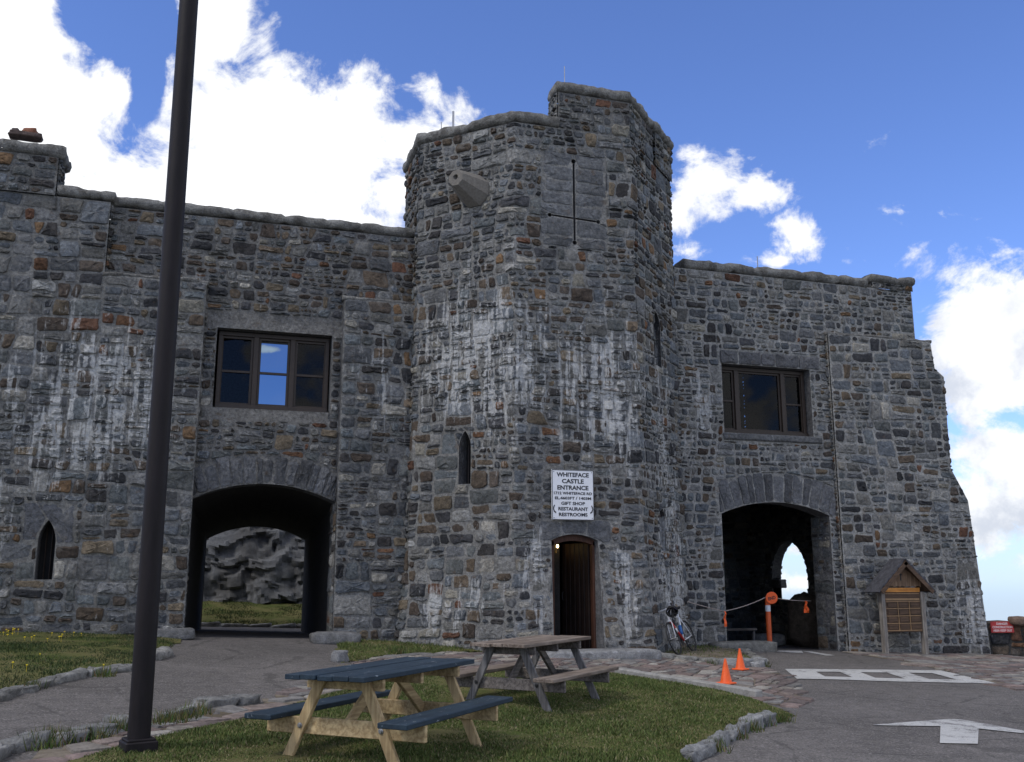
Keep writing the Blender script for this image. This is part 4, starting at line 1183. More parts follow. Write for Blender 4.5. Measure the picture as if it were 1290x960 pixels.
for s0, s1 in ((0, .16), (.30, .42), (.58, .71), (.86, 1.0)): cell(s0, s1, .26, .74)
structure('road_marking', mb, 'road_paint')
mb = MB()
pL, pT, pR, pB = [onG(*p) for p in ((1100, 914), (1203, 907), (1306, 924), (1208, 938))]
q = W([(1185, 914.5), (1233, 918.5), (1232, 938), (1184, 937)])
sheet(mb, q, n=6)
apex = W([(1195, 907), (1212, 907.5)])
sheet(mb, [W([(1100, 914)])[0], W([(1101, 914.6)])[0], W([(1186, 916)])[0], apex[0]], n=8)
sheet(mb, [apex[0], W([(1186, 916)])[0], W([(1232, 919)])[0], apex[1]], .0075, n=6)
sheet(mb, [apex[1], W([(1231, 919)])[0], W([(1304, 926)])[0], W([(1306, 924.4)])[0]], n=8)
structure('road_marking', mb, 'road_paint')
mb = MB(); sheet(mb, W([(980, 820), (1010, 820), (1012, 823), (978, 822)])); sheet(mb, W([(1010, 820.5), (1022, 821), (1052, 826), (1040, 826)])); structure('road_marking', mb, 'road_paint')

# grass
def grass(name, poly, n, seed, hmin, hmax, thin_at=0.0, base=.07, wid=.006, cols=None, bare=True):
    rs = np.random.RandomState(seed); P = np.array(poly); x0, y0 = P.min(0); x1, y1 = P.max(0)
    X = rs.uniform(x0, x1, n * 3); Y = rs.uniform(y0, y1, n * 3); ok = inside(poly, X, Y); X = X[ok][:n]; Y = Y[ok][:n]
    d = edge_dist(poly, X, Y)
    nz = np.array([noise.noise((x * .8, y * .8, seed)) + .6 * noise.noise((x * 2.6, y * 2.6, seed + 4)) for x, y in zip(X, Y)])
    keep = (nz > -.62) | (rs.rand(len(X)) < .25); X, Y, d, nz = X[keep], Y[keep], d[keep], nz[keep]
    h = (hmin + (hmax - hmin) * rs.rand(len(X)) ** 1.5) * np.clip(1 + .9 * nz, .35, 2.0)
    zb = np.array([T(x, y) for x, y in zip(X, Y)]) + .012 + base * np.minimum(1, d / .25) - .015
    a = rs.uniform(0, 2 * pi, len(X)); ln = rs.uniform(.1, .9, len(X)) * h; la = rs.uniform(0, 2 * pi, len(X))
    w = wid * rs.uniform(.6, 1.5, len(X))
    V = np.zeros((len(X), 5, 3)); ca, sa = np.cos(a) * w, np.sin(a) * w
    V[:, 0] = np.stack([X - ca, Y - sa, zb], 1); V[:, 1] = np.stack([X + ca, Y + sa, zb], 1)
    mx, my = X + np.cos(la) * ln * .35, Y + np.sin(la) * ln * .35
    V[:, 2] = np.stack([mx + ca * .75, my + sa * .75, zb + h * .6], 1); V[:, 3] = np.stack([mx - ca * .75, my - sa * .75, zb + h * .6], 1)
    V[:, 4] = np.stack([X + np.cos(la) * ln, Y + np.sin(la) * ln, zb + h], 1)
    N = len(X); idx = np.arange(N)[:, None] * 5
    tris = np.concatenate([idx + [0, 1, 2], idx + [0, 2, 3], idx + [3, 2, 4]], 1).reshape(-1, 3)
    me = bpy.data.meshes.new(name); me.vertices.add(N * 5); me.vertices.foreach_set('co', V.reshape(-1))
    me.loops.add(len(tris) * 3); me.loops.foreach_set('vertex_index', tris.reshape(-1).astype(np.int32))
    me.polygons.add(len(tris)); me.polygons.foreach_set('loop_start', np.arange(0, len(tris) * 3, 3, dtype=np.int32))
    me.update(calc_edges=True); me.materials.append(MATS['blade'])
    pal = np.array(cols or [(.064, .096, .022), (.088, .118, .030), (.120, .134, .042), (.19, .168, .078), (.25, .21, .12)])
    pr = np.clip(.5 + .55 * nz[:, None] * np.array([.5, .4, 0, -.5, -.4]) + np.array([0, .1, 0, -.25, -.38]), .02, 1); pr /= pr.sum(1, keepdims=True)
    k = (rs.rand(N, 1) > pr.cumsum(1)).sum(1).clip(0, 4); c = pal[k] * rs.uniform(.75, 1.25, (N, 1))
    arr = np.ones((N, 5, 4), np.float32); arr[:, :, :3] = c[:, None, :]; 
    ca_ = me.color_attributes.new('col', 'FLOAT_COLOR', 'POINT'); ca_.data.foreach_set('color', arr.reshape(-1))
    o = bpy.data.objects.new(name, me); COL.objects.link(o); return tag(o, kind='stuff')
NEAR = [p for p in ISLAND if p[1] > -13.4] + [(-7.8, -13.4), (-3.2, -13.4)]
NEAR = W([(1003, 902)]) + W(LOWER) + [(-7.9, -12.6), (-7.6, -13.4), (-3.0, -13.4)] + W([(862, 968), (900, 945), (940, 917), (985, 910)])
tag(grass('grass', NEAR, 210000, 5, .012, .040, wid=.005), 'short green grass on the lawn around the two picnic tables')
tag(grass('grass', LEFTLAWN, 60000, 6, .015, .05, base=.03, cols=[(.030, .052, .013), (.040, .062, .017), (.052, .068, .022), (.08, .08, .034), (.115, .10, .055)]), 'rough dark grass below the left castle wing')
tag(grass('grass', STRIP, 9000, 7, .02, .07, base=.03), 'thin grass strip at the foot of the tower')
tag(grass('grass', BACKLAWN, 60000, 8, .03, .09, wid=.009, cols=[(.024, .044, .010), (.032, .052, .013), (.042, .056, .017), (.055, .058, .024), (.07, .066, .032)]), 'grass bank beyond the left archway')
tag(grass('grass', BED, 2600, 9, .02, .06, base=.06), 'sparse grass in the bed beside the bicycle')
# tufts growing at the kerbs
rngk = random.Random(4); tp = []
for (px, py) in ((62, 938), (75, 936), (45, 942), (118, 932), (150, 921), (205, 914), (218, 912), (232, 907), (960, 913), (945, 920), (925, 930), (902, 946), (985, 909), (960, 840), (900, 838), (500, 824), (820, 830), (40, 868), (130, 852), (250, 900)):
    p = onG(px, py); tp.append((p.x, p.y))
mbt = MB()
for (x, y) in tp:
    for k in range(90):
        a = rngk.uniform(0, 2 * pi); r = .16 * rngk.random() ** .7; bx_, by_ = x + r * cos(a), y + r * sin(a); z = T(bx_, by_); h = rngk.uniform(.05, .17); t = rngk.uniform(0, 2 * pi); l = h * rngk.uniform(.1, .7); w = .005
        c = tuple(q * rngk.uniform(.7, 1.3) for q in rngk.choice([(.05, .078, .018), (.07, .09, .025), (.16, .14, .06)]))
        mbt.poly([(bx_ - w, by_, z), (bx_ + w, by_, z), (bx_ + cos(t) * l, by_ + sin(t) * l, z + h)], c)
tag(mbt.build('grass_tufts', 'blade'), 'tufts of grass growing between the kerb stones', kind='stuff')
# dandelions
mb = MB(); rng = random.Random(8)
for k in range(28):
    if k < 22: px, py = rng.gauss(*rng.choice([(25, 22), (80, 20), (10, 12)])), rng.uniform(790, 806)
    else: px, py = rng.uniform(0, 150), rng.uniform(800, 850)
    if px < -20 or px > 165: continue
    p = onG(px, py, .1)
    if p.y > -.4: p.y = -.4 - rng.random() * .7
    z = T(p.x, p.y) + .04; h = rng.uniform(.02, .10); r = rng.uniform(.010, .018)
    mb.lathe([(.002, 0), (.002, h)], 4, (p.x, p.y, z), None); mb.lathe([(r * .5, h - .004), (r, h), (r, h + .008), (r * .5, h + .014)], 7, (p.x, p.y, z))
tag(mb.build('dandelions', 'flower'), 'yellow dandelion flowers in the grass by the left wing', kind='stuff')

# rock face behind the castle
mb = MB(); ids = {}
NX, NZ = 200, 80
for i in range(NX + 1):
    for j in range(NZ + 1):
        x = -16 + 22 * i / NX; t = j / NZ; z = -.4 + 6.6 * t
        y = 13.6 + 2.6 * t + .05 * (x + 5) ** 2 * .3
        p = Vector((x * .55, y * .4, z * .75)); rd = 1 - abs(noise.noise(p * 1.1)) * 2
        q = noise.cell(Vector((x * .9 + z * .35, z * 1.3 - x * .25, 3)))
        q2 = noise.cell(Vector((x * 2.1 + z * .9 + 7, z * 2.6 - x * .7, 8))); rd2 = 1 - abs(noise.noise(p * 2.7 + Vector((3, 1, 7)))) * 2
        y -= .32 * rd + .16 * rd2 + .16 * q + .14 * q2 + .06 * noise.noise(p * 9)
        ids[i, j] = mb.vert((x, y, z + .2 * noise.noise(p * 2) - (.0 if j < NZ else .3 * noise.noise(p))))
for i in range(NX):
    for j in range(NZ): mb.face((ids[i, j], ids[i + 1, j], ids[i + 1, j + 1], ids[i, j + 1]))
top = [ids[i, NZ] for i in range(NX + 1)]; bk = [mb.vert((-16 + 22 * i / NX, 30, 6.6)) for i in range(NX + 1)]
for i in range(NX): mb.face((top[i], top[i + 1], bk[i + 1], bk[i]))
structure('cliff', mb, 'cliff', smooth=True, angle=radians(30))

# ================================================================== low walls, blocks, boulders
def stone_wall(name, p0, p1, h, w, label, seed, warm, mat='masonry'):
    mb = MB(); a = Vector(p0); b = Vector(p1); d = (b - a); L = d.length; d.normalize(); n = Vector((d.y, -d.x))
    P = lambda u, v, hh: Vector((a.x + d.x * u + n.x * hh, a.y + d.y * u + n.y * hh, v))
    z0 = min(T(*p0), T(*p1)) - .3
    panel(mb, P, 0, L, z0, h, size=.95, seed=seed, warm=warm, mortar=(.075, .07, .062), depth=.05, hcol=(.1, .08, .07))
    rng = random.Random(seed + 1); u = 0
    while u < L:
        l = rng.uniform(.4, .8); mid = a + d * (u + l / 2) - n * (w / 2)
        c = rng.choice(BROWNS + [(.10, .09, .085), (.12, .095, .08)])
        mb.rock((mid.x, mid.y, h - .02), (l, w * 1.1, .2), atan2(d.y, d.x), rng.randint(0, 99), c, .2); u += l
    mb.box(*(a + d * (L / 2) - n * (w / 2 + .01)), (z0 + h) / 2, L, w - .06, h - z0 - .02, Matrix.Translation((0, 0, 0)), c=(.09, .08, .07)) if abs(d.y) < 1e-6 else None
    bk0 = a - n * w; bk1 = b - n * w
    mb.poly([(bk1.x, bk1.y, z0 - 2), (bk0.x, bk0.y, z0 - 2), (bk0.x, bk0.y, h), (bk1.x, bk1.y, h)], (.1, .09, .08))
    mb.poly([(a.x, a.y, h - .03), (b.x, b.y, h - .03), (bk1.x, bk1.y, h - .03), (bk0.x, bk0.y, h - .03)], (.1, .09, .08))
    o = mb.build(name, mat, smooth=True); return tag(o, label, 'wall')
WALL_A, WALL_B = (11.5, .25), (18.0, -1.15)
stone_wall('boundary_wall', WALL_A, WALL_B, .36, .5, 'low dark brown rubble wall running off beyond the right castle corner', 61, 4.5)
p = onY(1271, 786, -.2)
mb = MB(); mb.rock((p.x + .32, p.y + .02, .44), (.42, .36, .22), .1, 5, (.15, .105, .08), .25); tag(mb.build('boulder', 'rough_stone', smooth=True), 'rounded brown boulder lying on top of the low wall', 'boulder')
p = onY(1016, 772, 3.6)
mb = MB(); mb.rock((p.x, p.y, p.z - .22), (1.15, .8, 1.5), .2, 14, (.10, .085, .075), .16, n=20, m=14, e=.75); tag(mb.build('boulder', 'rough_stone', smooth=True), 'dark boulder standing inside the right archway below the pointed opening', 'boulder')
p = onY(968, 800, 4.2)
mb = MB(); mb.rock((p.x, p.y, T(p.x, p.y) + .16), (.85, .5, .34), .05, 21, (.24, .24, .24), .12, e=.35); tag(mb.build('stone_block', 'rough_stone', smooth=True), 'pale squared stone block inside the right archway behind the orange post', 'stone block')
mb = MB(); mb.rock((5.0, -.35, T(5, -.3) + .06), (1.5, .55, .28), -.05, 22, (.17, .165, .15), .12, e=.35); tag(mb.build('stone_slab', 'rough_stone', smooth=True), 'flat stone slab at the left foot of the right archway', 'stone slab')
for k, (px, py, sx, lab) in enumerate(((226, 812, 1.0, 'flat guard stone at the left foot of the left archway'), (414, 812, 1.15, 'pale guard stone at the foot of the left archway beside the tower'))):
    p = onG(px, py); mb = MB(); mb.rock((p.x - .15 if k == 0 else p.x + .15, max(p.y, -.75) if k else -.5, T(p.x, -.5) + .09), (sx * .8, .5, .22), 0, 30 + k, (.15, .15, .15), .2, e=.35); tag(mb.build('guard_stone', 'rough_stone', smooth=True), lab, 'stone')
p = onG(428, 834); mb = MB(); mb.rock((p.x, p.y, T(p.x, p.y) + .08), (.24, .22, .2), .4, 41, (.20, .2, .2), .22, e=.4); tag(mb.build('stone', 'rough_stone', smooth=True), 'small pale stone at the corner of road and flagstone path', 'stone')
mb = MB(); mb.rock((.62, -2.62, .03), (2.3, .75, .30), 0, 51, (.20, .2, .2), .06, n=22, e=.25); tag(mb.build('door_step', 'rough_stone', smooth=True), 'broad grey stone step below the tower door', 'step')
# loose bricks on the far left merlon
zc = 10.0
mb = MB(); p = onY(33, 168, -.1)
mb.rock((p.x - .02, .02, p.z - .02), (.60, .34, .10), 0, 3, (.11, .08, .07), .2, e=.35); mb.rock((p.x - .22, .02, p.z + .055), (.14, .26, .09), .1, 4, (.10, .08, .075), .25, e=.35); mb.rock((p.x + .05, .02, p.z + .075), (.26, .28, .14), -.08, 5, (.27, .12, .075), .2, e=.35)
tag(mb.build('loose_bricks', 'rough_stone', smooth=True), 'red brick lying on dark bricks on top of the leftmost merlon', 'bricks')

# ================================================================== lamp pole
p = onG(173, 957); LP = Vector((p.x, p.y, T(p.x, p.y)))
pole = thing('lamp_pole', 'tall round dark brown metal pole on a square base beside the flagstone path', 'pole', LP)
mb = MB(); mb.lathe([(.089, 0), (.0875, 3), (.085, 6), (.082, 8.6)], 28, (0, 0, .1)); o = mb.build('pole', 'pole_paint', pole, smooth=True, angle=radians(40))
mb = MB(); mb.box(0, 0, .03, .25, .25, .24, bev=.010); mb.box(0, 0, .158, .22, .22, .02, bev=.006)
mb.box(0, -.1265, .03, .004, .004, .2)
mb.build('base_cover', 'pole_paint', pole)
mb = MB(); mb.tube([(0, 0, 8.7), (.3, 0, 9.0), (1.2, -.2, 9.15)], .05, 10); mb.build('arm', 'pole_paint', pole, smooth=True)
mb = MB(); mb.box(1.5, -.25, 9.15, .75, .4, .18, bev=.04); mb.build('lamp_head', 'pole_paint', pole)
pole.rotation_euler = (0, radians(-.35), radians(17))

# ================================================================== picnic tables
def picnic(name, label, cx, cy, ang, L, Wt, so, h, hs, mats, wear=0, seed=1):
    top_m, seat_m, frame_m, leg_m = mats
    z0 = T(cx, cy) + .03
    t = thing(name, label, 'picnic table', (cx, cy, z0), ang, 'picnic tables on the lawn'); h -= .03; hs -= .03
    rng = random.Random(seed)
    def leaf(): return rng.uniform(-.004, .004)
    nb = 5; bw = 2 * Wt / nb
    mb = MB()
    for k in range(nb):
        w = -Wt + bw * (k + .5); d = rng.uniform(-.012, .012) * (2 if wear else 1)
        mb.box(d, w, h - .02 + leaf(), 2 * L, bw - .007, .04, bev=.005)
    mb.build('tabletop', top_m, t)
    for s in (1, -1):
        mb = MB(); mb.box(rng.uniform(-.01, .01), s * so, hs - .02, 2 * L + .02, .262, .042, bev=.006); mb.build('seat', seat_m, t)
    lx = L - .30
    for e in (-1, 1):
        mb = MB(); mb.box(e * lx, 0, h - .04 - .047, .04, 2 * Wt - .03, .09, bev=.005)
        mb.build('cleat', frame_m, t)
        mb = MB(); mb.box(e * (lx), 0, hs - .042 - .065, .04, 2 * (so + .12), .13, bev=.006); mb.build('seat_beam', frame_m, t)
        for s in (-1, 1):
            mb = MB(); xo = e * (lx + .042)
            mb.beam((xo, s * .20, h - .045), (xo, s * .56, -.03 - .02), .09, .042, .006, Vector((e, 0, 0)))
            # bolts
            o = mb.build('leg', leg_m, t)
            mb = MB()
            for zz in (hs - .10,):
                f = (h - .045 - zz) / (h); yy = s * (.20 + .36 * f); R_ = Matrix.Translation((xo + e * .024, yy, zz)) @ Matrix.Rotation(e * pi / 2, 4, 'Y')
                mb.M = R_; mb.lathe([(.022, 0), (.022, .004), (.013, .005), (.013, .014)], 10); mb.M = None
            mb.build('bolt', 'steel' if not wear else 'dark_metal', o)
        mb = MB(); mb.beam((e * (lx - .03), 0.0, hs - .10), (e * .12, 0.0, h - .06), .09, .042, .005, Vector((0, 1, 0))); mb.build('brace', frame_m, t)
    mb = MB(); mb.box(0, 0, h - .085, .045, 2 * Wt - .06, .09, bev=.005); mb.build('cleat', frame_m, t)
    return t
picnic('picnic_table', 'picnic table with dark blue painted boards on fresh yellow timber legs', -5.012, -11.487, .841, .935, .377, .629, .768, .448, ('blue_paint', 'blue_paint', 'new_timber', 'new_timber_up'), 0, 3)
picnic('picnic_table', 'weathered grey and brown wooden picnic table nearer the tower door', -2.691, -8.523, .77, .925, .365, .609, .781, .425, ('old_board', 'old_board', 'old_timber', 'old_timber_up'), 1, 5)

# ================================================================== cones
def cone(px, py, hgt, label):
    p = onG(px, py); t = thing('traffic_cone', label, 'traffic cone', (p.x, p.y, T(p.x, p.y) + .03), .5, 'orange traffic cones on the flagstones')
    mb = MB(); mb.box(0, 0, .012, hgt * .62, hgt * .62, .024, bev=.006); mb.build('cone_base', 'orange_plastic', t)
    mb = MB(); r = hgt * .23; mb.lathe([(r * 1.12, .022), (r, .04), (r * .22, hgt - .02), (r * .18, hgt), (r * .12, hgt)], 24); mb.build('cone_body', 'orange_plastic', t, smooth=True, angle=radians(40))
cone(915, 864, .37, 'orange traffic cone standing nearer the grass edge')
cone(933, 846, .36, 'orange traffic cone standing nearer the castle arch')

# ================================================================== delineator post, rope and ribbons
p = onG(970, 817.5); BP = Vector((p.x, p.y, T(p.x, p.y)))
post = thing('delineator_post', 'orange plastic post with a white band and round orange disc in the right archway', 'post', BP)
mb = MB(); mb.lathe([(.16, 0), (.15, .03), (.07, .05)], 20); mb.build('base', 'rubber', post, smooth=True)
mb = MB(); mb.lathe([(.06, .04), (.06, 1.12), (.05, 1.16), (.0, 1.165)][:3], 18); mb.build('post', 'orange_post', post, smooth=True, angle=radians(40))
mb = MB(); mb.lathe([(.062, .86), (.062, 1.0)], 18); mb.build('reflective_band', 'reflective', post, smooth=True, angle=radians(40))
mb = MB(); c = Vector((.08, -.09, 1.20)); yd = Vector((-FH.x, -FH.y, 0)); M = Matrix((RT, UP, -FH)).transposed().to_4x4(); M.translation = Vector((0, 0, 1.17)) + RT * .08 - FH * .08
mb.M = M; mb.lathe([(.128, -.012), (.138, -.008), (.138, .008), (.128, .012)], 28); mb.M = None
dsc = mb.build('disc', 'orange_plastic', post)
mb = MB(); put_text(mb, 'END', 0, -.005, .175, .075, M @ Matrix.Translation((0, 0, .0135)) @ Matrix.Rotation(radians(14), 4, 'Z'), .03); mb.build('lettering', 'sign_black', dsc)
topp = BP + Vector((0, 0, 1.20))
ra = Vector((3.52, -.38, 1.02)); rb = onY(912, 770, -.06)
def sag(a, b, s, n=10): return [a.lerp(b, i / n) - UP * s * 4 * (i / n) * (1 - i / n) for i in range(n + 1)]
rc = onX(1022, 757, 7.66)
mb = MB(); pts = sag(ra, rb, .01) + sag(rb, topp, .04)[1:] + sag(topp, rc, .03)[1:]
mb.tube(pts, .010, 6); tag(mb.build('barrier_rope', 'rope', smooth=True), 'thin pale rope strung across the right archway over the orange post', 'rope')
def ribbon(p, l, w, lab, split_=True):
    mb = MB(); rng = random.Random(3)
    for s in ((-1, 1) if split_ else (0,)):
        prev = None
        for i in range(7):
            t = i / 6; x = p.x + s * w * .7 * t + .01 * sin(i * 2); z = p.z - l * t; hw = w * (.3 + .35 * t)
            y = p.y - .02 - .02 * sin(i * 1.5 + s)
            A = [mb.vert((x - hw, y - .002, z)), mb.vert((x + hw, y - .002, z)), mb.vert((x + hw, y + .002, z)), mb.vert((x - hw, y + .002, z))]
            if prev:
                for k in range(4): mb.face((prev[k], prev[(k + 1) % 4], A[(k + 1) % 4], A[k]))
            else: mb.face(A)
            prev = A
        mb.face(prev[::-1])
    tag(mb.build('ribbon', 'orange_plastic', smooth=False), lab, 'ribbon', 'orange ribbons on the rope')
ribbon(rb + Vector((.0, -.02, 0)), .34, .055, 'orange ribbon tied to the rope at the left jamb of the right archway', False)
ribbon(onY(1014.5, 757, rc.y - .25), .28, .06, 'forked orange ribbon on the rope at the right end under the archway')
# rail in the archway
a = onY(908, 791, 2.2); b = onY(951, 789, 2.2)
rail = thing('wooden_rail', 'low wooden barrier rail at the left inside the right archway', 'rail', (a.x, a.y, T(a.x, a.y)))
d_ = b - a
for k, z in enumerate((.40,)):
    mb = MB(); mb.box(d_.x / 2, 0, z + .0, d_.x + .1, .04, .06, bev=.006); mb.build('rail_board', 'old_timber', rail)
for x in (.05, d_.x - .02):
    mb = MB(); mb.box(x, .05, .20, .06, .06, .46, bev=.006); mb.build('rail_post', 'old_timber_up', rail)

# ================================================================== signs
def sign_frame(loc, w, h, th, mat, name, label, cat, edge=None, bolts=True):
    t = thing(name, label, cat, loc)
    mb = MB(); mb.box(0, 0, 0, w, th, h, bev=.003); bd = mb.build('panel', mat, t)
    return t, Matrix(((1, 0, 0, 0), (0, 0, -1, -th / 2 - .001), (0, 1, 0, 0), (0, 0, 0, 1)))
sy = TYF - .10 - .075
a = onY(695, 591.5, sy); b = onY(748, 655.5, sy)
sgn, M = sign_frame(((a.x + b.x) / 2, sy, (a.z + b.z) / 2), .885, .985, .03, 'white_paint', 'entrance_sign', 'white metal sign with black capitals above the tower door', 'sign')
mb = MB()
for s, x in ((1, .4335), (1, -.4335)): mb.box(x, -.0165, 0, .012, .004, .98)
for z in (.4845, -.4845): mb.box(0, -.0165, z, .855, .004, .012)
mb.build('border', 'sign_black', sgn)
mb = MB()
for s, z, w, h in (('WHITEFACE', .395, .68, .088), ('CASTLE', .268, .46, .088), ('ENTRANCE', .140, .655, .088), ('1712 WHITEFACE RD', .030, .80, .056), ('EL.4603FT / 1403M', -.065, .76, .056), ('GIFT SHOP', -.168, .50, .066), ('RESTAURANT', -.275, .62, .070), ('RESTROOMS', -.385, .60, .070)):
    put_text(mb, s, 0, z, w, h, M, .032)
for s in (-1, 1):            # bent arrows beside the lower lines
    pts = [(s * (.385 + .026 * sin(pi * k / 8)), -.205 - .13 * k / 8) for k in range(9)]
    for (x0, z0), (x1, z1) in zip(pts, pts[1:]): mb.beam((x0, -.0175, z0), (x1, -.0175, z1), .003, .020, 0, Vector((1, 0, 0)))
    x, z = pts[-1]; mb.poly([(x - .028, -.0185, z + .006), (x + .028, -.0185, z + .006), (x - s * .026, -.0185, z - .034)][::1])
mb.build('lettering', 'sign_black', sgn)
for x, z in ((-.40, .45), (.40, .45), (-.40, -.45), (.40, -.45)):
    mb = MB(); mb.M = Matrix.Translation((x, -.0165, z)) @ Matrix.Rotation(pi / 2, 4, 'X'); mb.lathe([(.012, 0), (.009, .006)], 8)
    mb.M = None; mb.build('screw', 'steel', sgn)

dirw = (Vector(WALL_B) - Vector(WALL_A)).normalized(); angw = atan2(dirw.y, dirw.x)
nw = Vector((dirw.y, -dirw.x, 0))
d = pray(1262.5, 790); t_ = nw.dot(Vector((WALL_A[0], WALL_A[1], 0)) + nw * .09 - CAMPOS) / nw.dot(d); p = CAMPOS + d * t_
rs, M = sign_frame(p, .60, .27, .02, 'red_sign', 'warning_sign', 'small red sign with white lettering fixed on the low brown wall', 'sign')
rs.rotation_euler.z = angw
mb = MB()
for s, z, w, h in (('DANGER', .082, .30, .055), ('CONSTRUCTION', 0.0, .52, .055), ('AREA KEEP OUT', -.082, .50, .055)): put_text(mb, s, 0, z, w, h, M, .02)
mb.build('lettering', 'sign_white', rs)

# ================================================================== notice board
yN = -.62
pa = onY(1115.5, 819, yN); pb = onY(1166, 821, yN); pt = onY(1143, 706, yN - .2)
nbx = (pa.x + pb.x) / 2; nw_ = pb.x - pa.x - .0; zb = T(nbx, yN)
nb = thing('notice_board', 'small wooden notice board with a shingled gable roof against the right wing', 'notice board', (nbx, yN, zb))
H = pt.z - zb
for s in (-1, 1):
    mb = MB(); mb.box(s * nw_ / 2, 0, .70, .10, .14, 1.48, bev=.008); mb.build('post', 'post_wood', nb)
eh = H - .70; hw = nw_ / 2 + .20
mb = MB(); mb.box(0, -.02, .98, nw_ - .12, .03, .92, bev=.004); brd = mb.build('board', 'plaque_wood', nb)
mb = MB()
for zz in (1.40, 1.22, 1.06, .89, .72, .56): mb.box(-.01, -.045, zz, nw_ - .16, .014, .016 if zz < 1.3 else .02)
for xx in (-.155, .165): mb.box(xx, -.046, .89, .014, .014, .66)
mb.box(-.01, -.042, 1.27, nw_ - .16, .012, .045); mb.build('board_trim', 'line_wood', brd)
rng = random.Random(2)
for c_ in (-.31, .005, .32):
    for zz in (1.14, .975, .805, .64):
        mb = MB(); mb.box(c_, -.042, zz, .25, .018, .11, bev=.006); mb.build('plaque', 'plaque_wood', brd)
mb = MB(); mb.box(0, -.03, 1.485, nw_ - .12, .04, .10, bev=.004); mb.build('header', 'orange_wood', nb)
# gable face with scalloped lower edge and small cross shaped cut-out
mb = MB(); zg = 1.52; n = 7; w2 = nw_ / 2 - .03; yg = -.06
poly = []
for k in range(n * 4 + 1):
    x = -w2 + 2 * w2 * k / (n * 4); poly.append((x, zg + .03 + .028 * abs(sin(pi * k / 4))))
poly += [(w2, eh + .22), (0, H - .12), (-w2, eh + .22)]
for yy, rev in ((yg, False), (yg + .03, True)):
    q = [mb.vert((x, yy, z)) for x, z in poly]; mb.face(q if not rev else q[::-1])
m_ = len(poly); b0 = len(mb.v) - 2 * m_
for k in range(m_): mb.face((b0 + k, b0 + m_ + k, b0 + m_ + (k + 1) % m_, b0 + (k + 1) % m_))
gb = mb.build('gable', 'gable_wood', nb)
mb = MB()
for (x, z, w, h) in ((-.03, H - .37, .022, .20), (-.03, H - .33, .09, .022)): mb.box(x, yg - .006, z, w, .008, h)
mb.lathe([(.02, -.004), (.02, .004)], 8, (-.03, yg - .006, H - .33)); mb.build('ornament', 'black_plastic', gb)
for s in (-1, 1):
    mb = MB(); sl = Vector((s * hw, 0, eh - H)); Ls = sl.length; dr = sl.normalized(); nn = Vector((dr.z * -s, 0, abs(dr.x))) ; nn = Vector((-dr.z * s * s, 0, dr.x)) if s > 0 else Vector((dr.z, 0, -dr.x))
    nn = Vector((s * (H - eh), 0, hw)).normalized()
    R_ = Matrix((dr, Vector((0, 1, 0)), nn)).transposed().to_4x4(); R_.translation = Vector((0, .06, H))
    mb.box(Ls / 2, -.04, -.012, Ls, .52, .024, R_)
    mb2 = MB(); k = 5
    for r in range(k):
        x0 = Ls * r / k; rng = random.Random(r + 7 * s)
        for q in range(4):
            M2 = R_ @ Matrix.Translation((x0 + Ls / k / 2 + .02, -.31 + .13 * q + .075, .022)) @ Matrix.Rotation(radians(9), 4, 'Y')
            mb2.box(0, 0, 0, Ls / k + .07 + rng.uniform(-.02, .02), .125, .034, M2, .003)
    mb2.build('roof_shingles', 'shingle', nb)
    # barge board
    mb.box(Ls / 2, -.30, -.055, Ls, .03, .09, R_, .004); mb.build('roof_board', 'plaque_wood', nb)

# ================================================================== wall lamp in the tower hall
p = onY(697.5, 690, TYF + .75)
lamp = thing('wall_lamp', 'small wall lamp with two glowing bulbs inside the tower doorway', 'lamp', p)
mb = MB(); mb.box(-.05, .06, -.05, .16, .02, .18, bev=.01); mb.tube([(-.06, .05, -.08), (-.06, -.02, -.1), (-.06, -.02, -.04)], .008, 6); mb.tube([(.05, .05, -.08), (.05, -.02, -.1), (.05, -.02, -.04)], .008, 6); mb.build('bracket', 'brass', lamp)
for x, z in ((-.075, 0), (.075, .03)):
    mb = MB(); mb.rock((x, -.02, z), (.052, .052, .07), 0, 1, (1, 1, 1), 0, n=12, e=1.0); mb.build('bulb', 'bulb', lamp, smooth=True)
ld = bpy.data.lights.new('lamp_light', 'POINT'); ld.energy = .5; ld.color = (1, .65, .3); ld.shadow_soft_size = .05
lo = bpy.data.objects.new('lamp_light', ld); COL.objects.link(lo); lo.parent = lamp; lo.location = (0, -.14, .05)
mb = MB(); mb.box(p.x - .3, p.y + .10, 1.5, .9, .06, 2.8); mb.build('hall_partition', 'inside', castle)

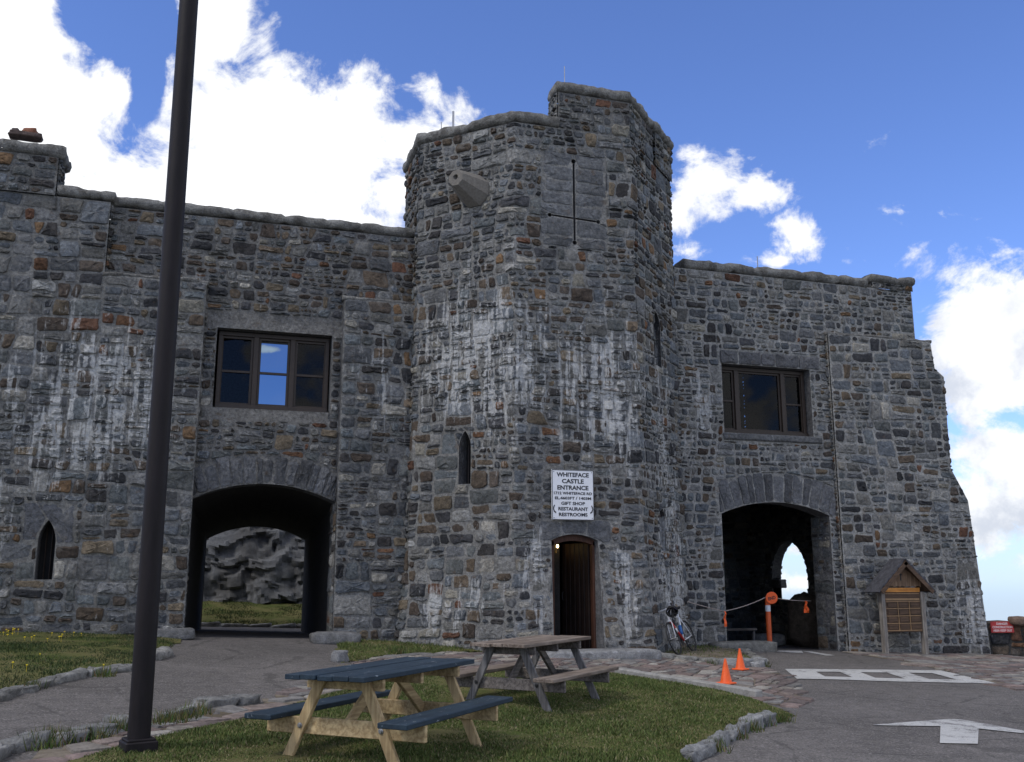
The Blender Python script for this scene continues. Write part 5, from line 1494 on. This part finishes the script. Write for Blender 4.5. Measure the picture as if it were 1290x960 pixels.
# ================================================================== bicycle leaning on the tower, helmet on its handlebar
f = Vector((-.7071, -.7071, 0)); LEAN = radians(19)
upb = UP * cos(LEAN) + Vector((-.7071, .7071, 0)) * sin(LEAN); sd_ = upb.cross(f)
pf = onG(853, 824); pr = pf - f * 1.0; pm = (pf + pr) / 2 + Vector((.22, -.22, 0)) + f * .80; zt = T(pm.x, pm.y) + .05
bike = thing('bicycle', 'white and red racing bicycle leaning against the tower', 'bicycle')
bike.matrix_world = Matrix.Translation((pm.x, pm.y, zt)) @ Matrix((f, sd_, upb)).transposed().to_4x4()
RW = .335
for x, nm in ((.5, 'front'), (-.5, 'rear')):
    mb = MB(); mb.torus((x, 0, RW), RW - .014, .014, 1, 48, 8); wh = mb.build('wheel', 'rubber', bike, smooth=True)
    mb = MB(); mb.torus((x, 0, RW), RW - .034, .010, 1, 48, 6); mb.build('rim', 'dark_metal', wh, smooth=True)
    mb = MB(); mb.tube([(x, -.05, RW), (x, .05, RW)], .02, 10)
    for k in range(20):
        a = 2 * pi * k / 20; mb.tube([(x, .03 * (-1) ** k, RW), (x + (RW - .04) * cos(a), 0, RW + (RW - .04) * sin(a))], .0016, 4, False)
    mb.build('spokes', 'steel', wh)
BB = Vector((-.09, 0, .27)); ST = Vector((-.27, 0, .80)); HT = Vector((.36, 0, .84)); HB_ = Vector((.40, 0, .69)); FA = Vector((.5, 0, RW)); RA = Vector((-.5, 0, RW)); S0 = BB.lerp(ST, .88)
mb = MB(); mb.tube([HT, HB_], .024, 10); mb.tube([S0, HT + Vector((.01, 0, -.03))], .019, 10); mb.tube([BB, ST], .018, 10)
for s in (-1, 1):
    mb.tube([S0 + Vector((0, s * .015, 0)), RA + Vector((0, s * .055, 0))], .009, 6); mb.tube([BB + Vector((0, s * .03, 0)), RA + Vector((0, s * .055, 0))], .011, 6)
fr_ = mb.build('frame', 'bike_white', bike, smooth=True)
mb = MB(); mb.tube([BB, HB_ + Vector((-.005, 0, .03))], .026, 12); mb.build('down_tube', 'bike_red', fr_, smooth=True)
mb = MB(); mb.tube([BB.lerp(HB_, .45), BB.lerp(HB_, .62)], .0285, 12); mb.build('tube_panel', 'bike_white', fr_, smooth=True)
mb = MB(); bo = BB.lerp(ST, .40) + Vector((.055, 0, 0)); mb.tube([bo - (ST - BB).normalized() * .09, bo + (ST - BB).normalized() * .09], .036, 12); mb.build('bottle', 'bike_blue', fr_, smooth=True)
mb = MB()
for s in (-1, 1): mb.tube([HB_ + Vector((.005, s * .03, .0)), HB_ + Vector((.02, s * .05, -.06)), FA + Vector((0, s * .05, 0))], .012, 8, r2=.008)
mb.tube([HB_ + Vector((.005, -.035, 0)), HB_ + Vector((.005, .035, 0))], .02, 8); mb.build('fork', 'bike_white', bike, smooth=True)
HBAR = Vector((.44, 0, .92))
mb = MB(); mb.tube([HT, HT + Vector((-.02, 0, .06)), HBAR], .016, 8); mb.tube([HBAR + Vector((0, -.21, 0)), HBAR + Vector((0, .21, 0))], .014, 8)
hb = mb.build('handlebar', 'bike_white', bike, smooth=True)
for s in (-1, 1):
    mb = MB(); y_ = s * .21; mb.tube([(HBAR.x, y_, HBAR.z), (HBAR.x + .08, y_, HBAR.z + .01), (HBAR.x + .13, y_, HBAR.z - .04), (HBAR.x + .10, y_, HBAR.z - .11), (HBAR.x + .0, y_, HBAR.z - .135)], .016, 8)
    mb.tube([(HBAR.x + .09, y_, HBAR.z + .01), (HBAR.x + .13, y_, HBAR.z + .07)], .018, 8); mb.tube([(HBAR.x + .13, y_, HBAR.z + .05), (HBAR.x + .15, y_ + s * .01, HBAR.z - .06)], .006, 6)
    mb.build('grip', 'black_plastic', hb, smooth=True)
mb = MB(); mb.tube([ST, ST + Vector((-.035, 0, .12))], .013, 8); sp = mb.build('seat_post', 'dark_metal', bike)
SC_ = ST + Vector((-.05, 0, .13))
mb = MB(); mb.tube([SC_ + Vector((-.13, 0, .01)), SC_ + Vector((-.09, 0, .015)), SC_, SC_ + Vector((.15, 0, .005))], .06, 10, r2=.018); mb.M = None
for i, v_ in enumerate(mb.v): mb.v[i] = (v_[0], v_[1], SC_.z + (v_[2] - SC_.z) * .5)
mb.build('saddle', 'black_plastic', bike, smooth=True)
mb = MB(); mb.lathe([(.09, -.003), (.095, 0), (.09, .003)], 24)
for i, v_ in enumerate(mb.v): mb.v[i] = (BB.x + v_[0], -.045 + v_[2], BB.z + v_[1])
cr = mb.build('crankset', 'dark_metal', bike)
for s in (-1, 1):
    mb = MB(); e_ = BB + Vector((.12 * s, s * .075, -.12 * s)); mb.beam(BB + Vector((0, s * .06, 0)), e_, .022, .012, .003, Vector((0, 1, 0))); mb.box(e_.x, e_.y + s * .045, e_.z, .09, .07, .02, bev=.004); mb.build('pedal', 'dark_metal', cr)
mb = MB(); mb.tube([RA + Vector((.0, -.04, -.05)), RA + Vector((.05, -.04, -.11))], .014, 6); mb.tube([BB + Vector((0, -.045, .092)), RA + Vector((0, -.045, .04))], .005, 4); mb.tube([BB + Vector((0, -.045, -.092)), RA + Vector((.05, -.045, -.12))], .005, 4); mb.build('chain', 'dark_metal', bike)
bpy.context.view_layer.update()
hp = bike.matrix_world @ (HBAR + Vector((.10, .17, -.09)))
hel = thing('bicycle_helmet', 'black helmet with a lilac crown hanging from the bicycle handlebar', 'helmet', hp)
hel.rotation_euler = Vector((.22, .66, .72)).to_track_quat('Z', 'Y').to_euler()
def shell(r0, r1, zlo, mat, name, k0, k1):
    mb = MB(); n = 28; m = 10; rg = []
    for j in range(m + 1):
        ph = pi / 2 * (1 - j / m) + zlo * j / m; ring = []
        for i in range(n):
            th = 2 * pi * i / n; ring.append(mb.vert((r0 * 1.0 * cos(ph) * cos(th), r0 * 1.22 * cos(ph) * sin(th), r0 * .92 * sin(ph))))
        rg.append(ring)
    for j, (A, B) in enumerate(zip(rg, rg[1:])):
        for i in range(n):
            vent = 2 <= j <= 6 and i % 4 == 1
            if k0 <= j < k1 and not vent: mb.face((A[i], B[i], B[(i + 1) % n], A[(i + 1) % n]))
    return mb
mb = shell(.122, .1, -.12, '', '', 0, 6); sh = mb.build('helmet_shell', 'helmet_lilac', hel, smooth=True)
mb = shell(.1215, .1, -.12, '', '', 6, 10); mb.build('helmet_rim', 'black_plastic', hel, smooth=True)
mb = shell(.112, .1, -.12, '', '', 0, 10); mb.tube([(-.11, .02, -.02), (-.06, -.02, -.11), (.0, -.03, -.13), (.06, -.02, -.11), (.11, .02, -.02)], .007, 6); mb.build('helmet_liner', 'black_plastic', hel, smooth=True)
